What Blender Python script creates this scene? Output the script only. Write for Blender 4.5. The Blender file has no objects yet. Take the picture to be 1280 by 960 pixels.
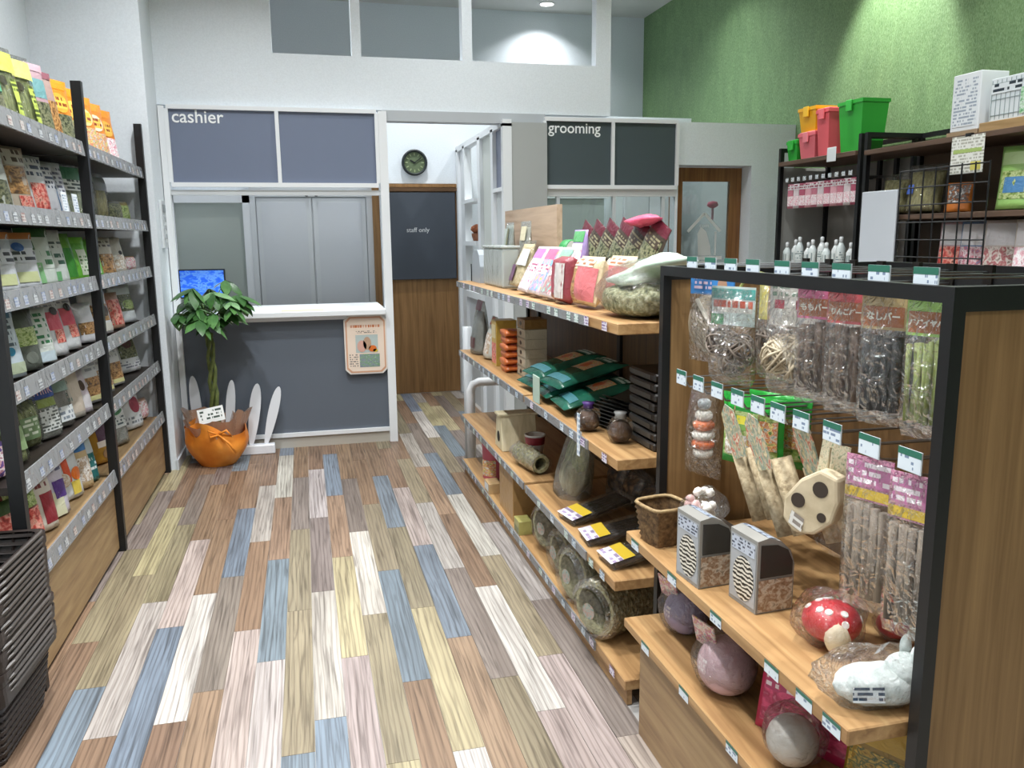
import bpy, bmesh, math, random
from mathutils import Vector, Matrix, Euler
R = math.radians
rnd = random.Random(7)
S = bpy.context.scene
COL = S.collection

# ------------------------------------------------------------------ camera
F_PX, YAW, PITCH, ROLL, CAM_H = 1026.7, 0.24375, 0.17677, -0.01082, 1.55
fw = Vector((math.sin(YAW)*math.cos(PITCH), math.cos(YAW)*math.cos(PITCH), -math.sin(PITCH)))
rt = Vector((math.cos(YAW), -math.sin(YAW), 0)); up = rt.cross(fw)
rt, up = rt*math.cos(ROLL)+up*math.sin(ROLL), up*math.cos(ROLL)-rt*math.sin(ROLL)
cd = bpy.data.cameras.new('camera'); cam = bpy.data.objects.new('camera', cd); COL.objects.link(cam)
cam.matrix_world = Matrix(((rt.x, up.x, -fw.x, 0), (rt.y, up.y, -fw.y, 0), (rt.z, up.z, -fw.z, CAM_H), (0, 0, 0, 1)))
cd.sensor_width = 36; cd.lens = F_PX/1280*36; cd.clip_start = 0.02; cd.clip_end = 60
S.camera = cam
S.view_settings.view_transform = 'Standard'; S.view_settings.look = 'None'
S.view_settings.gamma = 1; S.view_settings.use_curve_mapping = False
S.view_settings.exposure = -0.68
S.cycles.transparent_max_bounces = 24
S.cycles.max_bounces = 8
# ------------------------------------------------------------------ world and lights
W = bpy.data.worlds.new('world'); S.world = W; W.use_nodes = True
W.node_tree.nodes['Background'].inputs[0].default_value = (0.95, 0.97, 1, 1)
W.node_tree.nodes['Background'].inputs[1].default_value = 0.35
CEIL = 4.05
LAMP_POWER = 62
# ceiling downlights, all but one unseen and added for light: x, y, power factor
DOWNLIGHTS = [(-0.35, -1.4, .5), (-0.35, 0.9, .9), (-0.35, 2.6, 1.1), (-0.35, 4.6, 1.1), (0.55, 3.7, 0.9), (0.45, 1.7, 1.1),
              (1.9, -0.9, .5), (1.2, 5.4, .42), (2.6, 1.4, .9), (2.4, 3.2, 0.65), (2.5, 5.0, 0.3),
              (2.71, 9.14, .35), (0.0, 6.85, 0.42), (1.1, 7.4, 0.62), (2.5, 7.2, 0.5), (3.3, 7.2, .3)]
# track spots: position, target, power, cone
SPOTS = [((3.35, 5.0, 3.86), (4.0, 5.12, 2.75), 300, 62), ((3.3, 3.3, 3.86), (4.0, 3.6, 2.4), 120, 85)]

# ------------------------------------------------------------------ materials
def lin(c):
    if isinstance(c, str):
        c = c.lstrip('#'); c = [int(c[i:i+2], 16)/255 for i in (0, 2, 4)]
        c = [v/12.92 if v <= 0.04045 else ((v+0.055)/1.055)**2.4 for v in c]
    return (*c[:3], 1)
MC = {}
def newmat(name):
    m = bpy.data.materials.new(name); m.use_nodes = True
    return m, m.node_tree.nodes, m.node_tree.links, m.node_tree.nodes['Principled BSDF']
def mat(c, rough=.5, metal=0, spec=.5, coat=0, emit=0):
    k = (c, rough, metal, spec, coat, emit)
    if k in MC: return MC[k]
    m, n, l, b = newmat('m_'+str(c)); b.inputs['Base Color'].default_value = lin(c)
    b.inputs['Roughness'].default_value = rough; b.inputs['Metallic'].default_value = metal
    b.inputs['Specular IOR Level'].default_value = spec; b.inputs['Coat Weight'].default_value = coat
    if emit:
        b.inputs['Emission Color'].default_value = lin(c); b.inputs['Emission Strength'].default_value = emit
    MC[k] = m; return m
def ramp(n, stops):
    r = n.new('ShaderNodeValToRGB'); e = r.color_ramp.elements
    while len(e) < len(stops): e.new(0.5)
    for q, (p, c) in zip(e, stops): q.position = p; q.color = lin(c)
    return r
def noise(n, l, scale, vec=None, detail=4, dist=0):
    t = n.new('ShaderNodeTexNoise'); t.inputs['Scale'].default_value = scale; t.inputs['Detail'].default_value = detail
    t.inputs['Distortion'].default_value = dist
    if vec: l.new(vec, t.inputs['Vector'])
    return t
def mapping(n, l, src, scale, loc=(0, 0, 0)):
    mp = n.new('ShaderNodeMapping'); mp.inputs['Scale'].default_value = scale; mp.inputs['Location'].default_value = loc
    l.new(src, mp.inputs['Vector']); return mp.outputs[0]
def bump(n, l, b, h, strength=.2, dist=.01):
    bp = n.new('ShaderNodeBump'); bp.inputs['Strength'].default_value = strength; bp.inputs['Distance'].default_value = dist
    l.new(h, bp.inputs['Height']); l.new(bp.outputs[0], b.inputs['Normal'])
def wood(name, stops, axis=1, fine=60, coarse=2.2, rough=.5, bmp=.08, dist=.6):
    if name in MC: return MC[name]
    m, n, l, b = newmat(name)
    tc = n.new('ShaderNodeTexCoord'); sc = [fine]*3; sc[axis] = coarse
    v = mapping(n, l, tc.outputs['Object'], sc)
    t = noise(n, l, 1.0, v, 6, dist); r = ramp(n, stops); l.new(t.outputs['Fac'], r.inputs[0])
    l.new(r.outputs[0], b.inputs['Base Color']); b.inputs['Roughness'].default_value = rough
    bump(n, l, b, t.outputs['Fac'], bmp, .004)
    MC[name] = m; return m
def noisy(name, stops, scale=20, rough=.6, bmp=.3, detail=5, vscale=(1, 1, 1), dist=.01, coord='Object', spec=.5):
    if name in MC: return MC[name]
    m, n, l, b = newmat(name); tc = n.new('ShaderNodeTexCoord')
    t = noise(n, l, scale, mapping(n, l, tc.outputs[coord], vscale), detail)
    r = ramp(n, stops); l.new(t.outputs['Fac'], r.inputs[0]); l.new(r.outputs[0], b.inputs['Base Color'])
    b.inputs['Roughness'].default_value = rough; b.inputs['Specular IOR Level'].default_value = spec
    if bmp: bump(n, l, b, t.outputs['Fac'], bmp, dist)
    MC[name] = m; return m
def photo(name, cols, scale=3.0, rough=.35):
    """blurry printed photo: voronoi + noise colour patches in UV space"""
    if name in MC: return MC[name]
    m, n, l, b = newmat(name); tc = n.new('ShaderNodeTexCoord')
    oi = n.new('ShaderNodeObjectInfo'); ad = n.new('ShaderNodeVectorMath'); ad.operation = 'ADD'
    l.new(tc.outputs['UV'], ad.inputs[0]); l.new(oi.outputs['Random'], ad.inputs[1])
    t = noise(n, l, scale*1.6, ad.outputs[0], 4, .35)
    st = [(0.3+0.4*i/max(1, len(cols)-1), c) for i, c in enumerate(cols)]
    r = ramp(n, st); l.new(t.outputs['Fac'], r.inputs[0]); l.new(r.outputs[0], b.inputs['Base Color']); t5 = noise(n, l, 24, tc.outputs['Object'], 3, .8); bump(n, l, b, t5.outputs['Fac'], .35, .012)
    b.inputs['Roughness'].default_value = rough; MC[name] = m; return m
def printed(bg, ink, rows=6, cols=14, rough=.35, fill=.52):
    """flat small print too small to read: broken lines of ink in UV space"""
    k = ('print', bg, ink, rows, cols, rough, fill)
    if k in MC: return MC[k]
    m, n, l, b = newmat('print'); tc = n.new('ShaderNodeTexCoord')
    sx = n.new('ShaderNodeSeparateXYZ'); l.new(tc.outputs['UV'], sx.inputs[0])
    def M(op, a, b_):
        q = n.new('ShaderNodeMath'); q.operation = op
        for i, s in enumerate((a, b_)):
            if s is None: continue
            if isinstance(s, (int, float)): q.inputs[i].default_value = s
            else: l.new(s, q.inputs[i])
        return q.outputs[0]
    vr = M('MULTIPLY', sx.outputs['Y'], rows); fr = M('FRACT', vr, None); fl = M('FLOOR', vr, None)
    inrow = M('GREATER_THAN', fr, .42)
    cb = n.new('ShaderNodeCombineXYZ'); l.new(M('MULTIPLY', sx.outputs['X'], cols), cb.inputs[0]); l.new(M('MULTIPLY', fl, 7.3), cb.inputs[1])
    oi = n.new('ShaderNodeObjectInfo'); l.new(M('MULTIPLY', oi.outputs['Random'], 30), cb.inputs[2])
    t = noise(n, l, 1.0, cb.outputs[0], 2)
    fac = M('MULTIPLY', inrow, M('LESS_THAN', t.outputs['Fac'], fill))
    mx = n.new('ShaderNodeMix'); mx.data_type = 'RGBA'; l.new(fac, mx.inputs[0])
    mx.inputs[6].default_value = lin(bg); mx.inputs[7].default_value = lin(ink)
    l.new(mx.outputs[2], b.inputs['Base Color']); b.inputs['Roughness'].default_value = rough
    MC[k] = m; return m
def film(name, tint='#ffffff', amount=.10, haze=0.0, scale=48, rough=.10):
    """thin clear crinkled plastic"""
    if name in MC: return MC[name]
    m, n, l, b = newmat(name); n.remove(b); out = n['Material Output']
    tr = n.new('ShaderNodeBsdfTransparent'); tr.inputs[0].default_value = lin(tint)
    gl = n.new('ShaderNodeBsdfGlossy'); gl.inputs['Roughness'].default_value = rough
    df = n.new('ShaderNodeBsdfDiffuse'); df.inputs[0].default_value = lin(tint)
    tc = n.new('ShaderNodeTexCoord'); t = noise(n, l, scale, tc.outputs['Object'], 3, 1.5)
    bp = n.new('ShaderNodeBump'); bp.inputs['Strength'].default_value = .9; bp.inputs['Distance'].default_value = .02
    l.new(t.outputs['Fac'], bp.inputs['Height']); l.new(bp.outputs[0], gl.inputs['Normal'])
    fr = n.new('ShaderNodeLayerWeight'); fr.inputs[0].default_value = .25; l.new(bp.outputs[0], fr.inputs['Normal'])
    ma = n.new('ShaderNodeMath'); ma.operation = 'MULTIPLY_ADD'; l.new(fr.outputs['Fresnel'], ma.inputs[0])
    ma.inputs[1].default_value = .55; ma.inputs[2].default_value = amount; ma.use_clamp = True
    m1 = n.new('ShaderNodeMixShader'); m1.inputs[0].default_value = haze
    l.new(tr.outputs[0], m1.inputs[1]); l.new(df.outputs[0], m1.inputs[2])
    m2 = n.new('ShaderNodeMixShader'); l.new(ma.outputs[0], m2.inputs[0])
    l.new(m1.outputs[0], m2.inputs[1]); l.new(gl.outputs[0], m2.inputs[2]); l.new(m2.outputs[0], out.inputs[0])
    MC[name] = m; return m
def zebra():
    if 'zebra' in MC: return MC['zebra']
    m, n, l, b = newmat('zebra'); tc = n.new('ShaderNodeTexCoord'); w = n.new('ShaderNodeTexWave'); w.bands_direction = 'Y'
    w.inputs['Scale'].default_value = 3.2; w.inputs['Distortion'].default_value = 5; w.inputs['Detail Scale'].default_value = 1.4; l.new(tc.outputs['UV'], w.inputs['Vector'])
    r = ramp(n, [(.44, '#26221e'), (.52, '#d6d0c2')]); l.new(w.outputs['Fac'], r.inputs[0]); l.new(r.outputs[0], b.inputs['Base Color']); b.inputs['Roughness'].default_value = .4
    MC['zebra'] = m; return m
def glass(name, tint='#e8efec', amount=.06, haze=0.0): return film(name, tint, amount, haze, .5, .02)

def plank_mat():
    m, n, l, b = newmat('plank'); tc = n.new('ShaderNodeTexCoord'); oi = n.new('ShaderNodeObjectInfo')
    mu = n.new('ShaderNodeMath'); mu.operation = 'MULTIPLY'; l.new(oi.outputs['Random'], mu.inputs[0]); mu.inputs[1].default_value = 40
    ad = n.new('ShaderNodeVectorMath'); ad.operation = 'ADD'; l.new(tc.outputs['Object'], ad.inputs[0]); l.new(mu.outputs[0], ad.inputs[1])
    v = mapping(n, l, ad.outputs[0], (75, 2.6, 1)); t = noise(n, l, 1, v, 5, 1.0)
    v2 = mapping(n, l, ad.outputs[0], (9, .9, 1)); t2 = noise(n, l, 1, v2, 3, .6)
    # growth-ring grain
    wv = n.new('ShaderNodeTexWave'); wv.wave_type = 'BANDS'; wv.bands_direction = 'X'; wv.inputs['Scale'].default_value = 16
    wv.inputs['Distortion'].default_value = 9; wv.inputs['Detail'].default_value = 2; wv.inputs['Detail Scale'].default_value = .6
    l.new(mapping(n, l, ad.outputs[0], (1, .13, 1)), wv.inputs['Vector'])
    r = ramp(n, [(.30, (.50, .48, .47)), (.52, (1, 1, 1)), (.75, (1.12, 1.12, 1.11))]); l.new(t.outputs['Fac'], r.inputs[0])
    r2 = ramp(n, [(.3, (.80, .78, .77)), (.7, (1.12, 1.12, 1.12))]); l.new(t2.outputs['Fac'], r2.inputs[0])
    r3 = ramp(n, [(.0, (.74, .71, .70)), (.35, (1, 1, 1)), (1, (1.03, 1.03, 1.03))]); l.new(wv.outputs['Fac'], r3.inputs[0])
    c = oi.outputs['Color']
    for q in (r, r2, r3):
        x = n.new('ShaderNodeMix'); x.data_type = 'RGBA'; x.blend_type = 'MULTIPLY'; x.inputs[0].default_value = 1
        l.new(c, x.inputs[6]); l.new(q.outputs[0], x.inputs[7]); c = x.outputs[2]
    l.new(c, b.inputs['Base Color']); b.inputs['Roughness'].default_value = .42; b.inputs['Specular IOR Level'].default_value = .4
    bump(n, l, b, t.outputs['Fac'], .1, .003)
    return m
def slab_mat():
    m, n, l, b = newmat('laminate_floor'); tc = n.new('ShaderNodeTexCoord')
    rot = n.new('ShaderNodeMapping'); rot.inputs['Rotation'].default_value = (0, 0, R(90)); l.new(tc.outputs['Object'], rot.inputs[0])
    br = n.new('ShaderNodeTexBrick'); br.inputs['Scale'].default_value = 1; br.inputs['Brick Width'].default_value = 1.02
    br.inputs['Row Height'].default_value = .102; br.inputs['Mortar Size'].default_value = .001; br.offset = .37
    br.inputs['Color1'].default_value = lin('#a08f7c'); br.inputs['Color2'].default_value = lin('#b3b2b0'); br.inputs['Mortar'].default_value = lin('#6a6058')
    l.new(rot.outputs[0], br.inputs['Vector'])
    l.new(br.outputs['Color'], b.inputs['Base Color']); b.inputs['Roughness'].default_value = .45
    return m
def green_wall_mat():
    m, n, l, b = newmat('green_grass_wallpaper'); tc = n.new('ShaderNodeTexCoord')
    v = mapping(n, l, tc.outputs['Object'], (1, 110, 60)); t = noise(n, l, 1, v, 6, .8)
    v2 = mapping(n, l, tc.outputs['Object'], (1, 9, 3.2)); t2 = noise(n, l, 1, v2, 4, .8)
    r = ramp(n, [(.25, '#55754a'), (.5, '#739466'), (.75, '#8fad84')]); l.new(t.outputs['Fac'], r.inputs[0])
    r2 = ramp(n, [(.3, (.86, .87, .84)), (.7, (1.08, 1.06, 1.03))]); l.new(t2.outputs['Fac'], r2.inputs[0])
    x = n.new('ShaderNodeMix'); x.data_type = 'RGBA'; x.blend_type = 'MULTIPLY'; x.inputs[0].default_value = 1
    l.new(r.outputs[0], x.inputs[6]); l.new(r2.outputs[0], x.inputs[7]); l.new(x.outputs[2], b.inputs['Base Color'])
    b.inputs['Roughness'].default_value = .6; bump(n, l, b, t.outputs['Fac'], .3, .01)
    return m
WHITE = noisy('white_wall', [(.3, '#dde4ea'), (.7, '#e5ecf2')], 90, .65, .05)
WHITEF = mat('#e6e9ec', .4)
GREYP = mat('#6a7078', .5)
GREYS = mat('#636973', .5)
BLACK = mat('#131416', .42)
BLACKM = mat('#1a1b1d', .38)
OAK = wood('oak', [(.25, '#8a6640'), (.5, '#a98357'), (.75, '#bd9a6b')], 1, 46, 2.0, .45)
OAKX = wood('oak_x', [(.25, '#8a6640'), (.5, '#a98357'), (.75, '#bd9a6b')], 0, 46, 2.0, .45)
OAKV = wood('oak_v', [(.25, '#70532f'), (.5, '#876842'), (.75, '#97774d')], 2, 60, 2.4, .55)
OAKL = wood('oak_left', [(.25, '#7d6246'), (.5, '#967a57'), (.75, '#a98f68')], 1, 40, 3.0, .5)
DARKW = wood('dark_wood', [(.25, '#74532e'), (.5, '#8c683e'), (.75, '#a0784b')], 2, 40, 2.0, .5)
WALN = wood('walnut_shelf', [(.25, '#4a382c'), (.5, '#5f4a3b'), (.75, '#70594a')], 1, 50, 2.5, .5)
BACKW = wood('panel_wood', [(.25, '#4a351f'), (.5, '#63492c'), (.75, '#755838')], 2, 50, 2.2, .5)
FILM = film('clear_film'); FILMH = film('hazy_film', '#f2f5f2', .14, .12); FILML = film('light_film', '#ffffff', .06, 0.0, 30)
RAILM = film('price_rail_plastic', '#b4b6b8', .10, .5, 8, .2)
HAY = noisy('hay', [(.3, '#7d7a50'), (.5, '#a39d6c'), (.7, '#c3bb8a')], 70, .8, .6, 6, (1, 1, .25))
GHAY = noisy('green_hay', [(.3, '#5f6b3c'), (.5, '#8f9a5c'), (.7, '#bcc488')], 70, .8, .6, 6, (1, 1, .25))
STRAW = noisy('straw', [(.3, '#6f6a4c'), (.5, '#95906c'), (.7, '#b3ae8b')], 60, .7, .4)
BSTRAW = noisy('brown_straw', [(.3, '#46331f'), (.5, '#6a5033'), (.7, '#8a6d49')], 60, .7, .4)

# ------------------------------------------------------------------ mesh building
class MB:
    def __init__(s): s.v = []; s.f = []; s.uv = {}
    def box(s, x0, x1, y0, y1, z0, z1):
        b = len(s.v); s.v += [(x, y, z) for z in (z0, z1) for y in (y0, y1) for x in (x0, x1)]
        s.f += [tuple(b+i for i in q) for q in ((0, 2, 3, 1), (4, 5, 7, 6), (0, 1, 5, 4), (2, 6, 7, 3), (0, 4, 6, 2), (1, 3, 7, 5))]
        return s
    def grid(s, fn, nu, nv, wrapu=False, flip=False):
        b = len(s.v); cu = nu if wrapu else nu+1
        for j in range(nv+1):
            for i in range(cu): s.v.append(tuple(fn(i/nu, j/nv)))
        for j in range(nv):
            for i in range(nu):
                i2 = (i+1) % cu
                q = (b+j*cu+i, b+j*cu+i2, b+(j+1)*cu+i2, b+(j+1)*cu+i)
                s.f.append(q[::-1] if flip else q)
                s.uv[len(s.f)-1] = [(i/nu, j/nv), ((i+1)/nu, j/nv), ((i+1)/nu, (j+1)/nv), (i/nu, (j+1)/nv)][::-1 if flip else 1]
        return s
    def lathe(s, prof, seg=20, c=(0, 0, 0), cap0=True, cap1=True, axis='z'):
        b = len(s.v)
        for r, z in prof:
            for i in range(seg):
                a = 2*math.pi*i/seg; p = (r*math.cos(a), r*math.sin(a), z)
                if axis == 'x': p = (p[2], p[0], p[1])
                elif axis == 'y': p = (p[0], p[2], p[1])
                s.v.append((c[0]+p[0], c[1]+p[1], c[2]+p[2]))
        n = len(prof); fl = axis == 'y'
        for j in range(n-1):
            for i in range(seg):
                q = (b+j*seg+i, b+j*seg+(i+1) % seg, b+(j+1)*seg+(i+1) % seg, b+(j+1)*seg+i); s.f.append(q[::-1] if fl else q)
        if cap0: q = tuple(b+i for i in range(seg)); s.f.append(q if fl else q[::-1])
        if cap1: q = tuple(b+(n-1)*seg+i for i in range(seg)); s.f.append(q[::-1] if fl else q)
        return s
    def tube(s, pts, r, seg=6, closed=False):
        pts = [Vector(p) for p in pts]; n = len(pts); b = len(s.v); u = None
        rr = r if isinstance(r, (list, tuple)) else [r]*n
        for k, p in enumerate(pts):
            if closed: d = pts[(k+1) % n]-pts[k-1]
            else: d = pts[min(k+1, n-1)]-pts[max(k-1, 0)]
            d.normalize()
            if u is None: u = d.orthogonal().normalized()
            u = (u-d*u.dot(d)).normalized(); w = d.cross(u)
            for i in range(seg):
                a = 2*math.pi*i/seg+math.pi/4; s.v.append(tuple(p+(u*math.cos(a)+w*math.sin(a))*rr[k]))
        for j in range(n if closed else n-1):
            for i in range(seg):
                j2 = (j+1) % n
                s.f.append((b+j*seg+i, b+j*seg+(i+1) % seg, b+j2*seg+(i+1) % seg, b+j2*seg+i))
        if not closed:
            s.f.append(tuple(b+i for i in range(seg))[::-1]); s.f.append(tuple(b+(n-1)*seg+i for i in range(seg)))
        return s
    def prism(s, poly, d0, d1, axis='y'):
        """poly in (a,b) extruded along axis"""
        b = len(s.v); n = len(poly)
        for d in (d0, d1):
            for p, q in poly:
                s.v.append({'y': (p, d, q), 'x': (d, p, q), 'z': (p, q, d)}[axis])
        s.f.append(tuple(range(b, b+n))); s.f.append(tuple(range(b+n, b+2*n))[::-1])
        for i in range(n): s.f.append((b+i, b+n+i, b+n+(i+1) % n, b+(i+1) % n))
        return s
    def quad(s, a, b_, c, d):
        b = len(s.v); s.v += [a, b_, c, d]; s.f.append((b, b+1, b+2, b+3)); s.uv[len(s.f)-1] = [(0, 0), (1, 0), (1, 1), (0, 1)]
        return s
    def mesh(s, name, m=None, smooth=False, fix=False, bevel=0, bseg=2):
        me = bpy.data.meshes.new(name); me.from_pydata(s.v, [], s.f)
        if not s.uv and s.v:
            lo = [min(p[i] for p in s.v) for i in range(3)]; ex = [max(p[i] for p in s.v)-lo[i] for i in range(3)]
            a, c = sorted(range(3), key=lambda i: -ex[i])[:2]; a, c = min(a, c), max(a, c)
            Q = [((p[a]-lo[a])/(ex[a] or 1), (p[c]-lo[c])/(ex[c] or 1)) for p in s.v]
            s.uv = {i: [Q[k] for k in f] for i, f in enumerate(s.f)}
        if s.uv:
            L = me.uv_layers.new(name='UVMap').data
            for p in me.polygons:
                u = s.uv.get(p.index)
                if u:
                    for li, q in zip(p.loop_indices, u): L[li].uv = q
        if fix or bevel:
            bm = bmesh.new(); bm.from_mesh(me)
            if fix: bmesh.ops.recalc_face_normals(bm, faces=bm.faces)
            if bevel: bmesh.ops.bevel(bm, geom=list(bm.edges), offset=bevel, segments=bseg, profile=.5, affect='EDGES', clamp_overlap=True)
            bm.to_mesh(me); bm.free()
        if m: me.materials.append(m)
        if smooth: me.polygons.foreach_set('use_smooth', [True]*len(me.polygons))
        me.update(); return me
def put(name, me, parent=None, loc=(0, 0, 0), rot=(0, 0, 0), scale=None):
    o = bpy.data.objects.new(name, me); COL.objects.link(o); o.parent = parent
    o.location = loc; o.rotation_euler = rot
    if scale: o.scale = scale
    return o
def obj(name, mb, m, parent=None, smooth=False, fix=False, bevel=0, loc=(0, 0, 0), rot=(0, 0, 0), bseg=2):
    return put(name, mb.mesh(name, m, smooth, fix, bevel, bseg), parent, loc, rot)
def bx(name, m, parent, x0, x1, y0, y1, z0, z1, bevel=0): return obj(name, MB().box(x0, x1, y0, y1, z0, z1), m, parent, bevel=bevel, bseg=1)
def tag(o, label, cat, group=None):
    o['label'] = label; o['category'] = cat
    if group: o['group'] = group
    return o
def thing(name, label, cat, loc=(0, 0, 0), rot=(0, 0, 0), group=None):
    o = put(name, None, None, loc, rot if isinstance(rot, tuple) else (0, 0, rot)); o.empty_display_size = .05
    return tag(o, label, cat, group)
def struct(o): o['kind'] = 'structure'; return o
def dup(root, loc, rot, label=None, group=None):
    r = root.copy(); COL.objects.link(r); r.location = loc; r.rotation_euler = rot if isinstance(rot, tuple) else (0, 0, rot)
    if label: r['label'] = label
    if group: r['group'] = group
    for ch in list(root.children):
        c = ch.copy(); COL.objects.link(c); c.parent = r
        for g in ch.children:
            d = g.copy(); COL.objects.link(d); d.parent = c
    return r
TC = {}
def text_geo(s, size, align='CENTER', bold=0.0):
    k = (s, size, align, bold)
    if k in TC: return TC[k]
    cu = bpy.data.curves.new('t', 'FONT'); cu.body = s; cu.size = size; cu.align_x = align; cu.resolution_u = 3; cu.offset = bold
    o = bpy.data.objects.new('t', cu); COL.objects.link(o)
    dg = bpy.context.evaluated_depsgraph_get(); me = o.evaluated_get(dg).to_mesh()
    g = ([tuple(v.co) for v in me.vertices], [tuple(p.vertices) for p in me.polygons])
    o.evaluated_get(dg).to_mesh_clear(); bpy.data.objects.remove(o); bpy.data.curves.remove(cu)
    TC[k] = g; return g
def lettering(name, s, size, m, parent, fn, align='CENTER', bold=0.0):
    """text mesh; fn maps (x right, y up) to a local point"""
    v, f = text_geo(s, size, align, bold)
    b = MB(); b.v = [tuple(fn(p[0], p[1])) for p in v]; b.f = list(f)
    return obj(name, b, m, parent)
ORDB = ['%s' % q for q in 'second third fourth fifth sixth seventh eighth ninth tenth eleventh twelfth thirteenth fourteenth fifteenth sixteenth seventeenth eighteenth nineteenth'.split()]
ORD = ['first', 'second', 'third', 'fourth', 'fifth', 'sixth', 'seventh', 'eighth', 'ninth', 'tenth', 'eleventh', 'twelfth']

# ------------------------------------------------------------------ room
def build_room():
    fl = struct(bx('floor', slab_mat(), None, -1.7, 4.2, -3.2, 9.7, -.12, -.004))
    PM = plank_mat()
    PAL = dict(w='#b9b5ad', l='#aaa39e', b='#76818c', y='#aaa081', o='#8d836c', g='#7d736c', n='#846d59', p='#a39690', k='#6c6158', c='#8f7863')
    LAY = {-10: (2.7, 'ngocbn'), -9: (2.30, 'nogybn'), -8: (2.95, 'oynbgn'), -7: (2.62, 'lognnb'), -6: (2.35, 'bpngbn'), -5: (2.65, 'wnnbng'), -4: (2.82, 'gbcngn'), -3: (2.24, 'pnlngl'),
           -2: (1.96, 'lbcwbn'), -1: (2.37, 'oogncy'), 0: (2.54, 'lglnwo'), 1: (1.91, 'pycbno'), 2: (2.25, 'owgnlg'), 3: (1.68, 'nboenw'),
           4: (2.26, 'yobncy'), 5: (1.96, 'cbpnog'), 6: (2.64, 'glonyl'), 7: (2.40, 'wncloc'), 8: (2.75, 'owbgny'), 9: (2.2, 'glnowb'), 10: (2.6, 'nogbyl'),
           11: (2.4, 'nbogyn'), 12: (2.9, 'oclngy'), 13: (2.1, 'nlgcbo'), 14: (2.7, 'gyocnl')}
    pr = random.Random(3); cache = {}
    for k, (y0, seq) in LAY.items():
        xc = .005+.102*k
        lo = 1.0 if -10 <= k <= 9 else (5.25 if k < 20 else 6.27)
        hi = 8.2 if xc > .6 else 6.34
        if k > 9: hi = 8.2
        ys = y0-1.02*4; i = -4
        while ys < hi:
            a, b = max(ys, lo), min(ys+1.02, hi)
            if b-a > .03:
                ch = seq[i] if 0 <= i < len(seq) else pr.choice('noglbcywpn')
                if ch == 'e': ch = 'n'
                L = round(b-a, 4)
                if L not in cache: cache[L] = MB().box(-.0503, .0503, 0, L-.0015, -.0035, 0).mesh('plank', PM)
                o = put('plank', cache[L], fl, (xc, a, 0)); c = lin(PAL[ch]); j = pr.uniform(.9, 1.08)
                o.color = (c[0]*j, c[1]*j*pr.uniform(.98, 1.02), c[2]*j*pr.uniform(.96, 1.04), 1)
            ys += 1.02; i += 1
    struct(bx('ceiling', mat('#d9d9d6', .8), None, -1.7, 4.2, -3.2, 9.7, CEIL, CEIL+.1))
    struct(bx('wall_left', WHITE, None, -1.7, -1.56, -3.2, 5.86, 0, CEIL))
    struct(bx('wall_front', WHITE, None, -1.7, 4.2, -3.3, -3.2, 0, CEIL))
    struct(bx('wall_pillar', WHITE, None, -1.56, -.92, 5.86, 6.27, 0, CEIL))
    struct(bx('wall_right', green_wall_mat(), None, 4.0, 4.15, -3.2, 9.5, 0, CEIL))
    struct(bx('wall_back', WHITE, None, -1.7, 4.2, 9.5, 9.6, 0, CEIL))
    b = MB()   # wall above the cashier with openings
    b.box(-1.56, -.14, 6.27, 6.37, 2.47, CEIL); b.box(-.14, 2.37, 6.27, 6.37, 2.47, 2.835)
    b.box(-1.56, -.92, 6.27, 6.37, 0, 2.47)
    for x0, x1 in ((.409, .475), (1.21, 1.285), (2.25, 2.37)): b.box(x0, x1, 6.27, 6.37, 2.835, CEIL)
    struct(obj('wall_header', b, WHITE))
    b = MB()   # white wall around the wooden grooming door
    b.box(2.935, 2.956, 6.27, 6.37, 0, 2.44); b.box(3.61, 4.0, 6.27, 6.37, 0, 2.44); b.box(2.956, 3.61, 6.27, 6.37, 2.108, 2.44)
    b.box(2.37, 2.935, 6.27, 6.37, 2.425, 2.44); b.box(3.61, 3.63, 6.37, 6.6, 0, 2.13); b.box(2.94, 3.63, 6.37, 6.6, 2.108, 2.13)
    struct(obj('wall_grooming', b, WHITE))
    b = MB()   # staff wall behind
    b.box(-1.7, .79, 8.2, 8.3, 0, 2.75); b.box(1.57, 4.0, 8.2, 8.3, 0, 2.75); b.box(.79, 1.57, 8.2, 8.3, 2.075, 2.75)
    struct(obj('wall_staff', b, WHITE))
    struct(bx('wall_grooming_side', mat('#c3c9c9', .6), None, 3.78, 3.88, 6.6, 8.2, 0, 2.44))
    struct(bx('wall_booth_left', WHITE, None, -1.2, -1.1, 6.37, 8.2, 0, 2.75))
    struct(bx('wall_cashier_side', WHITE, None, .66, .70, 6.9, 8.2, 0, 2.44))
    struct(bx('baseboard_pillar', mat('#c4cad0', .4), None, -.925, -.908, 5.85, 6.255, 0, .07))
    struct(bx('trim_1', mat('#b4b9be', .5), None, .60, 1.84, 6.26, 6.37, 2.395, 2.47))
    # staff door
    d = struct(put('door_1', None)); d['label'] = 'brown wooden staff door with dark notice board'
    D = DARKW
    bx('door_leaf', D, d, .80, 1.555, 8.19, 8.23, .005, 2.065)
    bx('door_frame', D, d, .795, .815, 8.165, 8.19, 0, 2.07); bx('door_frame', D, d, 1.54, 1.57, 8.165, 8.19, 0, 2.07); bx('door_frame', D, d, .815, 1.54, 8.165, 8.19, 2.04, 2.07)
    bx('sliding_rail', mat('#5a3f24', .5), d, .8, 1.55, 8.15, 8.19, 2.0, 2.035)
    t = thing('staff_notice_board', 'dark grey board reading staff only on the brown door', 'board', (1.147, 8.155, 1.57))
    bx('board', mat('#3f4650', .6), t, -.325, .325, 0, .012, -.42, .42, .004)
    lettering('lettering', 'staff only', .062, mat('#d5d8da', .5), t, lambda x, y: (x-.05, -.002, y+.04))
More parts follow.
